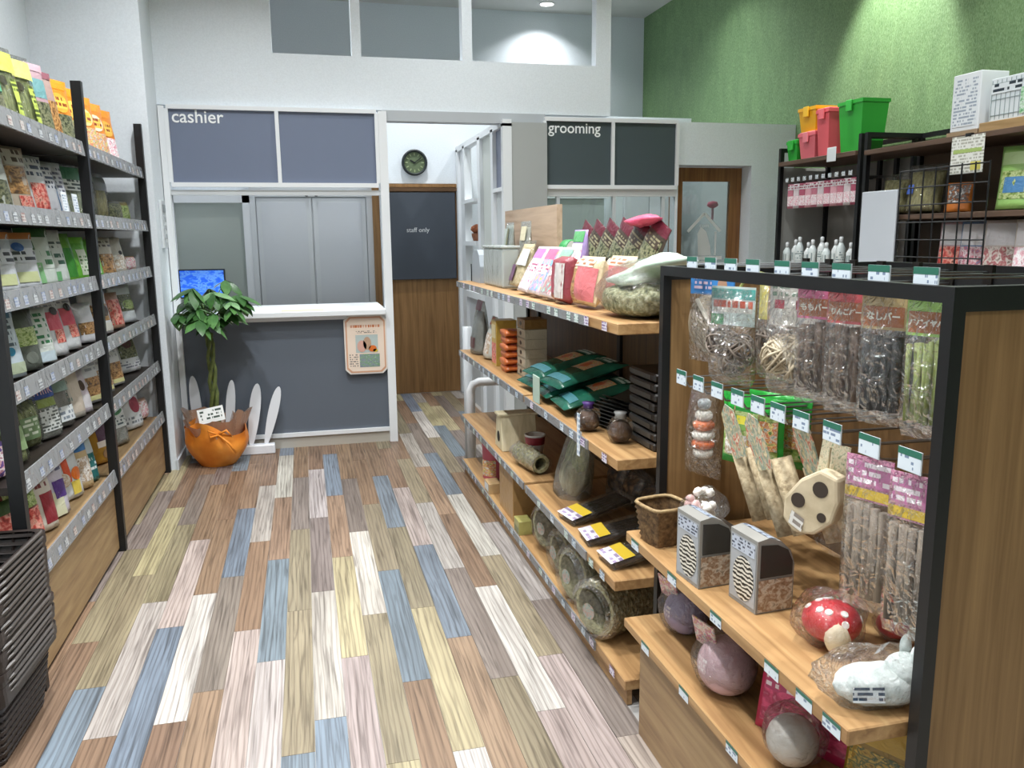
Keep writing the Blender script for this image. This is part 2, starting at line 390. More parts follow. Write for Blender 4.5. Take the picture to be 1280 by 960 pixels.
    # grooming door with glass
    d = struct(put('door_2', None)); d['label'] = 'wooden grooming door with tall glass pane and dog sticker'
    W_ = wood('door_wood', [(.25, '#6b4522'), (.5, '#83592f'), (.75, '#98703f')], 2, 40, 2, .45)
    b = MB(); b.box(2.965, 3.068, 6.42, 6.46, 0, 2.10); b.box(3.5, 3.605, 6.42, 6.46, 0, 2.10); b.box(3.068, 3.5, 6.42, 6.46, 1.99, 2.10); b.box(3.068, 3.5, 6.42, 6.46, 0, .25)
    obj('door_frame', b, W_, d)
    bx('pane', glass('door_glass', '#e3e9e8', .07, .05), d, 3.068, 3.5, 6.435, 6.445, .25, 1.99)
    bx('handle', mat('#8b8d8c', .3, 1), d, 2.995, 3.01, 6.38, 6.42, .95, 1.15)
    t = thing('house_sticker', 'white outline house sticker with animal silhouettes on door glass', 'sticker', (3.28, 6.432, 1.58))
    wm = mat('#d9dcda', .6)
    b = MB()
    for p, q in (((-.15, .0), (0, .15)), ((0, .15), (.15, .0))):
        dx, dz = q[0]-p[0], q[1]-p[1]; Ln = math.hypot(dx, dz); nx, nz = -dz/Ln*.012, dx/Ln*.012
        b.prism([(p[0]+nx, p[1]+nz), (q[0]+nx, q[1]+nz), (q[0]-nx, q[1]-nz), (p[0]-nx, p[1]-nz)], -.002, 0)
    obj('roof_outline', b, wm, t, fix=True)
    obj('dog_silhouette', MB().prism([(-.05, -.2), (-.06, -.02), (-.03, .04), (.02, .0), (.06, -.12), (.07, -.2)], -.002, 0), wm, t, fix=True)
    obj('house_wall_outline', MB().box(-.13, .17, -.002, 0, -.235, -.205).box(.1, .115, -.002, 0, -.2, 0), wm, t)
    obj('cloud_outline', MB().lathe([(.09, -.002), (.09, 0)], 18, (0, 0, -.33), axis='y'), wm, t)
    lettering('lettering', 'com', .05, wm, t, lambda x, y: (x, -.002, y+.035))
    # partition frames beside the corridor
    p = struct(put('wall_partition', None)); PW = mat('#dfe3e6', .5)
    for y0, y1 in ((8.1, 8.18), (7.75, 7.83), (7.05, 7.16), (6.55, 6.63), (6.2, 6.26)): bx('post', PW, p, 1.49, 1.56, y0, y1, 0, 2.39)
    bx('rail', PW, p, 1.49, 1.56, 6.2, 8.18, 2.37, 2.42); bx('rail', PW, p, 1.49, 1.56, 6.26, 6.55, 1.90, 1.93)
    bx('panel', mat('#6d7488', .4), p, 1.52, 1.535, 6.26, 6.55, 1.93, 2.37)
    bx('panel', mat('#c9cec9', .5), p, 1.52, 1.535, 6.63, 7.05, 1.05, 2.37); bx('panel', mat('#c6cbcd', .5), p, 1.52, 1.535, 6.26, 6.55, 0, 1.90)
    bx('panel', mat('#c9cdd0', .5), p, 1.52, 1.535, 6.63, 7.75, 0, 1.05)
    bx('panel', PW, p, 1.52, 1.535, 7.83, 8.1, 0, 2.37); bx('sill', PW, p, 1.46, 1.6, 7.16, 7.75, 1.48, 1.52); bx('sill', PW, p, 1.46, 1.6, 7.16, 7.75, 1.86, 1.89)
    bx('rail', PW, p, 1.49, 1.56, 7.16, 7.75, 1.0, 1.06)
    struct(bx('wall_grey_panel', mat('#a6a9a8', .5), None, 1.56, 1.84, 6.21, 6.27, 0, 2.4))
    # small brown pot on the partition sill
    t = thing('brown_pot', 'small brown pot on the partition sill near corridor', 'pot', (1.53, 7.4, 1.52))
    obj('pot_body', MB().lathe([(.035, 0), (.05, .05), (.05, .07)], 14), mat('#7a4a30', .6), t, True)
    obj('dried_flowers', MB().lathe([(.03, .07), (.06, .1), (.05, .13), (.01, .15)], 10), noisy('dried', [(.3, '#6b2f1e'), (.7, '#a3653f')], 60, .8), t, True)
build_room()

def downlights():
    tm = mat('#eeeeec', .4); em = mat('#ffffff', .5, emit=12)
    me_t = MB().lathe([(.075, -.012), (.085, -.012), (.085, 0)], 24, cap0=False, cap1=False).mesh('trim_ring', tm, True)
    me_d = MB().lathe([(.072, -.006), (.072, -.003)], 24).mesh('diffuser', em)
    for i, (x, y, p) in enumerate(DOWNLIGHTS):
        vis = (i == 11)
        t = thing('ceiling_downlight', 'bright round downlight in the ceiling seen through upper opening' if vis else 'added unseen ceiling downlight, '+['behind the viewer by left wall', 'over the near aisle', 'over the aisle by baskets', 'over the aisle before the counter', 'over the long gondola middle', 'over the aisle beside hook gondola', 'behind the viewer on the right', 'before the grey partition panel', 'over the near right floor', 'over the floor by green wall shelves', 'before the grooming window', '', 'inside the cashier booth', 'in the staff corridor', 'inside the grooming room', 'behind the wooden grooming door'][i], 'downlight', (x, y, CEIL), group='ceiling downlights')
        put('trim_ring', me_t, t); put('diffuser', me_d, t)
        ld = bpy.data.lights.new('lamp', 'AREA'); ld.shape = 'DISK'; ld.size = .16; ld.energy = LAMP_POWER*p; ld.color = (.965, .99, 1); ld.spread = R(125)
        lo = bpy.data.objects.new('lamp', ld); COL.objects.link(lo); lo.parent = t; lo.location = (0, 0, -.02)
    for i, (a, b, e, cone) in enumerate(SPOTS):
        t = thing('track_spotlight', ['black track spotlight aimed at the far green wall', 'black track spotlight aimed at the near green wall'][i], 'spotlight', a)
        d = Vector(b)-Vector(a); q = d.to_track_quat('-Z', 'Y'); t.rotation_euler = q.to_euler()
        obj('lamp_head', MB().lathe([(.05, -.02), (.055, .1), (.03, .14)], 16, cap0=False), BLACK, t, True)
        obj('stem', MB().tube([(0, 0, .12), q.inverted() @ Vector((0, 0, CEIL-a[2]))], .008, 6), BLACK, t)
        ld = bpy.data.lights.new('lamp', 'SPOT'); ld.energy = e; ld.spot_size = R(cone); ld.spot_blend = .55; ld.shadow_soft_size = .05; ld.color = (1, .99, .95)
        lo = bpy.data.objects.new('lamp', ld); COL.objects.link(lo); lo.parent = t; lo.location = (0, 0, -.05)
downlights()

# ------------------------------------------------------------------ back of the shop: cashier and grooming
def sign_bank(name, label, word, xs, z0, z1, pm, lett):
    t = thing(name, label, 'sign', (0, 6.255, 0))
    F = WHITEF
    for k, x in enumerate(xs): bx('frame_bar', F, t, x-.013, x+.013, -.02, .015, z0, z1)
    bx('frame_bar', F, t, xs[0], xs[-1], -.02, .015, z1, z1+.028); bx('frame_bar', F, t, xs[0], xs[-1], -.02, .015, z0-.03, z0)
    for a, b in zip(xs[:-1], xs[1:]): bx('panel', pm, t, a+.013, b-.013, 0, .012, z0, z1)
    lettering('lettering', word, lett[0], mat('#f4f6f7', .5), t, lambda x, y: (lett[1]+x*lett[3], -.003, lett[2]+y), 'LEFT', .0012)
    return t
sign_bank('cashier_sign', 'pair of slate grey panels lettered cashier in white frame', 'cashier', (-.861, -.135, .561), 1.95, 2.44, mat('#707a90', .45), (.122, -.832, 2.352, .98))
sign_bank('grooming_sign', 'pair of dark grey panels lettered grooming in white frame', 'grooming', (1.83, 2.385, 2.93), 1.945, 2.42, mat('#475257', .45), (.112, 1.862, 2.335, .98))

def counter():
    t = thing('cashier_counter', 'slate grey cashier counter with white top and frame', 'counter', (0, 6.27, 0))
    F = WHITEF
    bx('front_panel', mat('#5f6772', .5), t, -.88, .575, .0, .02, .11, .985)
    bx('post', F, t, .575, .635, -.03, .04, 0, 2.46); bx('post', F, t, -.915, -.875, -.03, .04, 0, 2.46)
    bx('bottom_rail', F, t, -.875, .575, -.02, .03, .085, .115); bx('kick_board', mat('#b9b4aa', .5), t, -.875, .575, -.005, .03, 0, .085)
    bx('top_rail', F, t, -.875, .575, -.02, .03, .96, .99)
    bx('counter_top', mat('#e9edf0', .35), t, -.875, .575, -.09, .6, .99, 1.035, .006)
    bx('lintel_tube', mat('#cfd3d6', .4), t, -.875, .575, -.01, .04, 1.865, 1.90)
counter()
def back_room():
    t = thing('white_cupboard', 'white two door cupboard behind the cashier counter', 'cupboard', (0, 7.4, 0))
    cm = mat('#d3d7da', .45)
    bx('carcass', cm, t, -.42, .60, .02, .45, .0, 1.99)
    for a, b, kx in ((-.37, .085, .05), (.095, .545, .13)):
        d = bx('door', cm, t, a, b, 0, .022, .92, 1.90, .004)
        obj('knob', MB().lathe([(.014, -.025), (.016, -.012), (.007, 0)], 12, (kx, 0, 1.925), axis='y'), mat('#6d7072', .35, 1), d, True)
        bx('door_panel', mat('#cdd1d6', .5), d, a+.04, b-.04, -.004, 0, .96, 1.86)
    bx('cornice', cm, t, -.42, .60, -.01, .02, 1.91, 1.99); bx('side_stile', cm, t, -.42, -.375, -.006, .02, .9, 1.91); bx('side_stile', cm, t, .55, .60, -.006, .02, .9, 1.91)
    struct(bx('trim_2', DARKW, None, .6, .658, 7.35, 7.44, 0, 2.0))
    # grey blind / frosted window next to the cupboard
    w = struct(put('window_1', None)); w['label'] = 'pale green grey frosted window behind cashier'
    bx('pane', mat('#aeb6b0', .25), w, -1.02, -.48, 7.43, 7.44, 1.0, 1.86); bx('window_frame', WHITEF, w, -1.06, -1.02, 7.40, 7.45, .95, 1.95)
    bx('window_frame', WHITEF, w, -.48, -.42, 7.40, 7.45, .95, 1.95); bx('window_frame', WHITEF, w, -1.06, -.42, 7.40, 7.45, 1.86, 1.95)
    struct(bx('wall_booth_back', WHITE, None, -1.1, -.42, 7.45, 7.5, 0, 2.1))
    # monitor
    t = thing('monitor', 'small monitor with blue screen on the cashier counter', 'monitor', (-.765, 6.72, 1.035), (0, 0, R(-4)))
    bx('bezel', BLACKM, t, -.17, .17, 0, .03, .08, .30, .004)
    bx('screen', photo('screen', ['#1d57d8', '#2a6df0', '#78b4ff', '#1747b5'], 5), t, -.16, .16, -.003, 0, .09, .29)
    MC['screen'].node_tree.nodes['Principled BSDF'].inputs['Emission Color'].default_value = lin('#2b6cf0'); MC['screen'].node_tree.nodes['Principled BSDF'].inputs['Emission Strength'].default_value = .5
    bx('stand', BLACKM, t, -.03, .03, .01, .03, 0, .1); bx('stand_foot', BLACKM, t, -.1, .1, -.04, .1, 0, .012)
    # things on the counter top
    tag(bx('paper_slip', mat('#e3c9a4', .6), None, -.18, .12, 6.2, 6.28, 1.035, 1.038), 'tan paper slip lying on the white counter top', 'paper')
    # call box
    t = thing('intercom_panel', 'pale intercom panel on the white pillar beside cashier', 'intercom', (-.92, 6.06, 1.66))
    bx('housing', mat('#cdd2d6', .4), t, 0, .02, -.075, .075, -.16, .16, .004)
    bx('display', mat('#8c9398', .3), t, .02, .024, -.055, .055, .08, .13); 
    for i in range(3): bx('button', mat('#b7bdc2', .4), t, .02, .026, -.05, -.015, .03-.06*i, .055-.06*i)
    bx('label_strip', printed('#e8eaec', '#7a8086', 3, 8), t, .02, .022, 0, .055, -.12, .05)
    # clock
    t = thing('wall_clock', 'round dark clock with green face above the staff door', 'clock', (1.085, 8.19, 2.27))
    obj('rim', MB().lathe([(.123, 0), (.123, -.04), (.104, -.045), (.10, -.02)], 32, axis='y', cap0=False, cap1=False), mat('#20282a', .4), t, True, True)
    obj('face', MB().lathe([(.103, -.012), (.103, -.02)], 32, axis='y'), mat('#5c6b4e', .5), t, fix=True)
    nm = mat('#98a67e', .5)
    for h in range(12):
        a = R(30*h); obj('numeral_mark', MB().box(-.005, .005, -.024, -.02, .066, .09), nm, t, rot=(0, a, 0))
    obj('hour_hand', MB().box(-.005, .005, -.028, -.024, -.01, .05), BLACK, t, rot=(0, R(-60), 0)); obj('minute_hand', MB().box(-.004, .004, -.031, -.028, -.012, .078), BLACK, t, rot=(0, R(55), 0))
    # poster in clear holder
    t = thing('framed_poster', 'orange bordered poster in clear holder on counter front', 'poster', (.418, 6.232, .765))
    c = .03
    poly = lambda w, h, k: [(-w+k, -h), (w-k, -h), (w, -h+k), (w, h-k), (w-k, h), (-w+k, h), (-w, h-k), (-w, -h+k)]
    obj('acrylic_backing', MB().prism(poly(.158, .222, .035), 0, .012), mat('#e3ddd6', .25), t, fix=True)
    obj('paper', MB().prism(poly(.147, .211, .032), -.002, 0), mat('#d3a283', .5), t, fix=True)
    obj('inner_paper', MB().prism(poly(.136, .2, .03), -.003, -.002), mat('#ecd9c8', .5), t, fix=True)
    def flat(n, x0, x1, z0, z1, m, y=-.004): obj(n, MB().quad((x0, y, z0), (x1, y, z0), (x1, y, z1), (x0, y, z1)), m, t)
    flat('headline', -.11, .11, .115, .15, printed('#ecd9c8', '#c9774a', 1, 22)); flat('subheading', -.07, .08, .085, .105, printed('#ecd9c8', '#6a6260', 2, 18))
    flat('dog_photo', -.075, .09, -.06, .075, mat('#b5c2c0', .5))
    for nm, ox, oz, rx, rz_, cc in (('dog_picture', -.03, -.01, .035, .045, '#d3a596'), ('dog_picture', .01, .01, .03, .05, '#b9977e'), ('toy_picture', .05, -.03, .03, .025, '#d9702c'), ('toy_picture', .07, -.045, .018, .012, '#d8b62c')): obj(nm, MB().lathe([(1, -.0004), (1, 0)], 16, axis='y'), mat(cc, .5), t, loc=(ox, -.0052, oz)).scale = (rx, 1, rz_)
    flat('text_block', -.05, .10, -.17, -.07, photo('postertext', ['#6f7a86', '#8d96a0', '#6f9a6c', '#a8aeb4'], 6)); flat('caption', -.125, -.06, -.17, -.07, printed('#ecd9c8', '#8a8078', 6, 6))
back_room()
def grooming():
    w = struct(put('window_2', None)); w['label'] = 'wide grooming window with white frame and clear panes'
    for x in (1.945, 2.41, 2.83): bx('mullion', mat('#c9cfd2', .4), w, x-.013, x+.013, 6.265, 6.30, .9, 1.9)
    bx('rail', WHITEF, w, 1.84, 2.935, 6.262, 6.31, 1.86, 1.915)
    for a, b in ((1.84, 1.932), (1.958, 2.397), (2.423, 2.817), (2.843, 2.935)): bx('pane', glass('window_glass', '#edf2f1', .06, .06), w, a, b, 6.28, 6.286, .9, 1.86)
    struct(bx('wall_under_window', mat('#d4d8d9', .5), None, 1.84, 2.935, 6.27, 6.37, 0, .9))
    t = thing('grey_blind', 'grey panel standing inside the grooming room', 'panel', (0, 7.9, 0)); bx('panel', mat('#a3aba9', .5), t, 2.2, 2.93, 0, .03, 0, 1.92); bx('panel_frame', mat('#e4e7e8', .4), t, 2.16, 2.97, -.02, .05, 1.92, 1.98)
    t = thing('grooming_cabinet', 'tall white cabinet inside the grooming room', 'cabinet', (0, 7.6, 0))
    bx('body', mat('#dfe3e6', .4), t, 3.02, 3.55, .02, .5, 0, 2.05); bx('door', mat('#e4e8ec', .35), t, 3.03, 3.28, 0, .02, .1, 2.0, .004); bx('door', mat('#e4e8ec', .35), t, 3.29, 3.54, 0, .02, .1, 2.0, .004)
    t = thing('pink_brush', 'pink brush hung behind the grooming door glass', 'brush', (3.44, 6.6, 1.80))
    obj('brush_head', MB().lathe([(.02, -.02), (.05, 0), (.04, .03), (.0, .04)], 12), mat('#d0486e', .5), t, True); obj('handle', MB().tube([(0, 0, -.02), (0, 0, -.12)], .012), mat('#d9a0b0', .5), t)
    t = thing('green_cup', 'small green cup beyond the grooming door glass', 'cup', (3.12, 6.64, 1.55)); obj('cup_body', MB().lathe([(.03, 0), (.04, .07)], 14), mat('#6aa06c', .4), t, True); bx('pedestal', WHITEF, t, -.05, .05, -.05, .05, -1.55, 0)
grooming()

def plant():
    px, py = -.66, 5.97
    t = thing('potted_money_tree', 'green potted money tree wrapped in orange paper by counter', 'plant', (px, py, 0))
    pr = random.Random(11)
    OR = noisy('orange_wrap', [(.3, '#d9761c'), (.6, '#ee9636'), (.8, '#f4a850')], 6, .5, .5, 3, dist=.03)
    def wrap(u, v):
        a = u*2*math.pi; z = v*.26
        r = .12+.09*math.sin(min(1, v*1.25)*math.pi*.62)+.012*math.sin(a*5+v*4)*v+.008*math.sin(a*9)*v
        zz = z+.035*v*math.sin(a*3+1)+.05*v*max(0, math.cos(a+2.6))
        return (r*math.cos(a), r*math.sin(a), zz)
    o = obj('orange_wrap', MB().grid(wrap, 40, 10, True).lathe([(.115, .0), (.12, .002)], 20), OR, t, True)
    TR = film('brown_paper_wrap', '#c39a80', .06, .72, 12, .3)
    def inner(u, v):
        a = u*2*math.pi; r = .16+.06*v+.02*math.sin(a*5+.7)*v+.012*math.sin(a*11)*v; return (r*math.cos(a), r*math.sin(a), .16+v*(.19+.035*math.sin(a*2.0+2.4)+.02*math.sin(a*7)))
    obj('brown_net_wrap', MB().grid(inner, 40, 6, True), TR, t, True)
    rib = MB()
    for a in (0, 1): rib.tube([(.03, -.21, .25), (.03+(.06 if a else -.06), -.245, .285), (.03+(.09 if a else -.05), -.235, .24), (.035, -.215, .25)], .008, 6)
    rib.tube([(.035, -.215, .25), (.10, -.235, .19), (.14, -.22, .12)], .009, 6)
    obj('ribbon', rib, OR, t, True)
    obj('pot', MB().lathe([(.09, .01), (.12, .2), (.11, .2), (.105, .17)], 20, cap1=False), mat('#d8d5cf', .5), t, True); obj('soil', MB().lathe([(.1, .165), (.1, .175)], 18), mat('#3b2c20', .9), t)
    stem = MB(); top = (0.0, 0, .98)
    for k in range(3):
        a0 = k*2.1; stem.tube([(.022*math.cos(a0+i*1.1), .022*math.sin(a0+i*1.1), .16+i*.085) for i in range(10)], [.017-.0007*i for i in range(10)], 8)
    obj('braided_stem', stem, noisy('stem', [(.3, '#4c5a2a'), (.7, '#7a8548')], 25, .6), t, True)
    LM = [noisy('leaf_a', [(.3, '#24481f'), (.7, '#3d6a30')], 18, .35, .1), noisy('leaf_b', [(.3, '#2f5a2a'), (.7, '#5d8a4c')], 18, .35, .1), noisy('leaf_c', [(.3, '#5c8a54'), (.7, '#8fb384')], 18, .35, .1)]
    def leaf(u, v):
        w = .032*math.sin(math.pi*min(1, v*.97+.03))**.8*(1.1-.35*v); x = (u-.5)*2*w
        return (x, v*.135, -.03*v*v-.3*abs(x)**1.2*.5)
    lm = [MB().grid(leaf, 4, 7).mesh('leaf', m, True) for m in LM]
    st = MB()
    for k in range(25):
        a = k*2.4+pr.uniform(-.2, .2); el = pr.uniform(-.15, 1.2); Ln = pr.uniform(.10, .24)
        base = Vector((.02*math.cos(a), .02*math.sin(a), .96+.1*pr.random()))
        d = Vector((math.cos(a)*math.cos(el), math.sin(a)*math.cos(el), math.sin(el)))
        if d.y > .3: d.y *= .5
        if d.x < -.3: d.x *= .8
        tip = base+d*Ln+Vector((0, 0, .04)); st.tube([base, (base+tip)/2+Vector((0, 0, .02)), tip], .0035, 5)
        n = pr.choice((5, 6, 6))
        for j in range(n):
            ya = a+(j-(n-1)/2)*.75
            if py+tip.y+math.sin(ya)*.13 > 6.22: continue
            if px+tip.x+math.cos(ya)*.13 < -.9: continue
            e = Euler((pr.uniform(-.75, -.15), pr.uniform(-.3, .3), ya-math.pi/2))
            put('leaf', pr.choice(lm if pr.random() > .3 else lm[:2]), t, tip, e, [pr.uniform(.95, 1.3)]*3)
    obj('leaf_stalks', st, mat('#55733a', .5), t)
    # card
    c = obj('message_card', MB().box(-.085, .085, -.003, 0, 0, .10), mat('#eef0ee', .5), t, loc=(.0, -.185, .335), rot=(R(-14), R(-10), 0))
    obj('card_writing', MB().quad((-.07, -.0045, .015), (.07, -.0045, .015), (.07, -.0045, .085), (-.07, -.0045, .085)), printed('#eef0ee', '#4c5a52', 3, 9), c)
    obj('card_stick', MB().tube([(0, .004, 0), (0, .004, -.12)], .003, 5), mat('#c8c2b4', .5), c)
    # white petal stand behind
    w = thing('white_petal_stand', 'stand of four white upright petals behind the potted tree', 'stand', (-.62, 6.155, 0))
    pm = mat('#e4e8ee', .35)
    for x, h, ln, wd in ((-.17, .60, -.03, .05), (.015, .555, .05, .045), (.17, .52, .07, .055), (.27, .49, .12, .05)):
        pl = [(math.sin(a)*wd*.9*(.55+.45*(.5-.5*math.cos(a)))*sg+x+ln*(.5-.5*math.cos(a)), .04+(h-.04)*(.5-.5*math.cos(a))) for sg, rng in ((-1, range(0, 17)), (1, range(15, 0, -1))) for a in [math.pi*q/16 for q in rng]]
        obj('petal', MB().prism(pl, -.008, .008), pm, w, fix=True, rot=(R(-2), 0, 0))
    bx('stand_base', pm, w, -.24, .34, -.035, .035, 0, .07, .006)
plant()

# ------------------------------------------------------------------ packaging makers
def pouch_fn(w, h, d, style, seed=0):
    def front(u, v, off=0.0, side=-1):
        # u,v in 0..1 ; side -1 front (towards -Y), +1 back
        a = 2*u-1
        if style == 'stand':
            p = (1-abs(a)**3.5)**.75*max(0, 1-v**2.0)**.75
            xw = 1-.035*math.sin(math.pi*v)
        elif style == 'pillow':
            q = 2*v-1; p = (max(0, 1-abs(a)**3)*max(0, 1-abs(q)**4))**.7; xw = 1-.04*(1-q*q)
        elif style == 'block':
            q = 2*v-1; p = (max(0, 1-abs(a)**8)*max(0, 1-abs(q)**10))**.6; xw = 1
        else:
            p = (1-a*a)**.5; xw = 1
        p += .05*math.sin(a*9+seed*3+v*7)*math.sin(v*11+seed)*p
        x = a*w/2*xw; y = side*(d/2*p+.0012)
        return (x, y+off*side, v*h)
    return front
PM_ = {}
def pouch_body(w, h, d, style, m, seed=0, nu=10, nv=10):
    k = (w, h, d, style, m.name, seed)
    if k in PM_: return PM_[k]
    f = pouch_fn(w, h, d, style, seed); b = MB()
    b.grid(lambda u, v: f(u, v, 0, -1), nu, nv); b.grid(lambda u, v: f(1-u, v, 0, 1), nu, nv)
    # side and rim closure
    n = nv+1; m0 = (nu+1)*n
    for j in range(nv):
        b.f.append((j*(nu+1)+nu, m0+j*(nu+1), m0+(j+1)*(nu+1), (j+1)*(nu+1)+nu)); b.f.append((m0+j*(nu+1)+nu, j*(nu+1), (j+1)*(nu+1), m0+(j+1)*(nu+1)+nu))
    for i in range(nu):
        b.f.append((i+1, i, m0+nu-i, m0+nu-i-1)); t = nv*(nu+1); b.f.append((t+i, t+i+1, m0+t+nu-i-1, m0+t+nu-i))
    PM_[k] = b.mesh('pouch_body', m, True); return PM_[k]
def patch(f, u0, u1, v0, v1, m, shape='rect', off=.0012, side=-1):
    b = MB()
    if shape == 'rect': b.grid(lambda u, v: f(u0+(u1-u0)*u, v0+(v1-v0)*v, off, side), 6, 6)
    else:
        uc, vc, ru, rv = (u0+u1)/2, (v0+v1)/2, (u1-u0)/2, (v1-v0)/2
        def g(u, v): r = 1-v*.999; return f(uc+ru*r*math.cos(2*math.pi*u), vc+rv*r*math.sin(2*math.pi*u), off, side)
        b.grid(g, 16, 3, True)
    return b.mesh('print', m, True)
def foil(c):
    k = ('foil', c)
    if k in MC: return MC[k]
    m, n, l, b = newmat('foil_'+str(c)); b.inputs['Base Color'].default_value = lin(c); b.inputs['Roughness'].default_value = .32
    tc = n.new('ShaderNodeTexCoord'); oi = n.new('ShaderNodeObjectInfo'); ad = n.new('ShaderNodeVectorMath'); ad.operation = 'ADD'
    l.new(tc.outputs['Object'], ad.inputs[0]); l.new(oi.outputs['Random'], ad.inputs[1])
    t = noise(n, l, 24, ad.outputs[0], 3, .8); bump(n, l, b, t.outputs['Fac'], .45, .012)
    MC[k] = m; return m
def M_(c, rough=.3):
    return c if isinstance(c, bpy.types.Material) else foil(c)
def pouch(name, label, loc, rz, w, h, d, body, spec=(), style='stand', lean=0, cat='pouch', group=None, seed=0, inner=None, roll=0):
    """a bag standing at loc, front towards local -Y. spec: (part, kind, u0,u1,v0,v1, material)"""
    loc = (loc[0], loc[1], loc[2]+.5*d*abs(math.sin(R(lean)))+.5*w*abs(math.sin(R(roll)))*.9+.001)
    t = thing(name, label, cat, loc, (R(-lean), R(roll), rz), group)
    f = pouch_fn(w, h, d, style, seed)
    if inner:
        g = pouch_body(w*.9, h*inner[1], d*.92, 'pillow' if style != 'stand' else 'stand', inner[0], seed); put(inner[2] if len(inner) > 2 else 'contents', g, t, (0, 0, .002))
        put('clear_bag', pouch_body(w, h, d*1.02+.004, style, body, seed), t)
    else: put('bag_body', pouch_body(w, h, d, style, M_(body), seed), t)
    for i, (pn, kind, u0, u1, v0, v1, m) in enumerate(spec):
        off = .0012+.0006*i+(.004 if inner else 0)
        if kind == 'text':
            s, size, col = m; uc = (u0+u1)/2
            lettering(pn, s, size, M_(col), t, lambda x, y: f(min(1, max(0, uc+x/w)), min(1, max(0, v0+y/h)), off+.001), 'CENTER', .0005)
        else: put(pn, patch(f, u0, u1, v0, v1, M_(m), kind, off), t)
    return t
def carton(name, label, loc, rz, w, h, d, body, spec=(), cat='box', group=None, lean=0, roll=0, bevel=.002):
    t = thing(name, label, cat, loc, (R(-lean), R(roll), rz), group)
    obj('carton_body', MB().box(-w/2, w/2, -d/2, d/2, 0, h), M_(body, .5), t, bevel=bevel, bseg=1)
    for i, (pn, kind, u0, u1, v0, v1, m) in enumerate(spec):
        y = -d/2-.0008-.0005*i; X = lambda u: (u-.5)*w
        if kind == 'text': s, size, col = m; lettering(pn, s, size, M_(col), t, lambda x, yy: (X((u0+u1)/2)+x, y, v0*h+yy), 'CENTER', .0005)
        elif kind == 'oval': obj(pn, MB().lathe([(1, 0), (1, .0004)], 18, axis='y'), M_(m), t, loc=(X((u0+u1)/2), y, (v0+v1)/2*h)).scale = ((u1-u0)/2*w, 1, (v1-v0)/2*h)
        else: obj(pn, MB().quad((X(u0), y, v0*h), (X(u1), y, v0*h), (X(u1), y, v1*h), (X(u0), y, v1*h)), M_(m), t)
    return t
LIME = '#b3c25a'
FOOD_B = photo('food_brown', ['#4a3220', '#8a6238', '#c79a62', '#6b4526'], 5)
FOOD_G = photo('food_green', ['#46602e', '#8aa352', '#c8d49a', '#5f7d3c'], 5)
FOOD_R = photo('food_red', ['#8c2a28', '#d3564e', '#f0b0a0', '#7a3a2a'], 4)
FOOD_P = photo('food_pink', ['#d888a0', '#f0c4cc', '#ffffff', '#b85a78'], 5)
FOOD_M = photo('food_mixed', ['#3f7f88', '#d8d2c0', '#c96a42', '#e8d890', '#5a7a44'], 5)
FOOD_D = photo('food_dark', ['#20241c', '#4c5238', '#8a8a6a', '#2f3428'], 6)
RABBIT = photo('rabbit_photo', ['#e8e4dc', '#b89a78', '#f4f2ee', '#8a6a4c'], 3)
def B(v0, v1, c, n='band'): return (n, 'rect', 0.0, 1.0, v0, v1, c)
def T(u0, u1, v0, v1, bg, ink, rows=4, cols=10, n='small_print'): return (n, 'rect', u0, u1, v0, v1, printed(bg, ink, rows, cols))
def PH(u0, u1, v0, v1, m, n='picture', k='rect'): return (n, k, u0, u1, v0, v1, m)

# ------------------------------------------------------------------ left shelving unit
LZ = [1.975, 1.645, 1.355, 1.045, .735, .395]       # shelf surfaces
def left_unit():
    t = thing('wall_shelving', 'black framed shelving unit with wooden base on left wall', 'shelving')
    pm = MB().box(-1.0, -.955, -.018, .018, 0, 2.28).mesh('post', BLACK); pb = MB().box(-1.55, -1.52, -.018, .018, 0, 2.28).mesh('post', BLACK)
    for y in (2.985, 4.345, 5.815): put('post', pm, t, (0, y, 0)); put('post', pb, t, (0, y, 0))
    SB = wood('shelf_dark', [(.3, '#2c2622'), (.7, '#3d342d')], 1, 40, 2, .5)
    lab = [printed('#b9bcbe', '#6a6e74', 3, 5), printed('#aeb2ba', '#6a7a9c', 3, 5), printed('#bcb8b4', '#8a6a66', 3, 5)]
    lmesh = [MB().quad((0, -.021, -.005), (0, .021, -.005), (-.004, .021, .028), (-.004, -.021, .028)).mesh('price_label', m) for m in lab]
    pr = random.Random(5)
    for y0, y1 in ((3.005, 4.325), (4.365, 5.795)):
        for i, z in enumerate(LZ):
            bx('shelf_board', SB if i < 5 else OAKL, t, -1.52, -.985, y0, y1, z-.028, z)
            r = obj('price_rail', MB().prism([(-.975, z-.032), (-.962, z-.032), (-.972, z+.035), (-.978, z+.035)], y0, y1, 'y'), RAILM, t, fix=True)
            y = y0+.06
            while y < y1-.05 and y1 > 3:
                put('price_label', pr.choice(lmesh), r, (-.9625, y, z-.018)); y += pr.uniform(.075, .16)
        bx('back_panel', mat('#6f6a66', .6), t, -1.545, -1.535, y0, y1, .0, 2.0)
        bx('base_panel', OAKL, t, -1.0, -.985, y0, y1, .02, .362); bx('toe_strip', BLACK, t, -1.02, -1.0, y0, y1, 0, .02); bx('base_gap', BLACK, t, -.988, -.982, y0, y1, .352, .364)
left_unit()
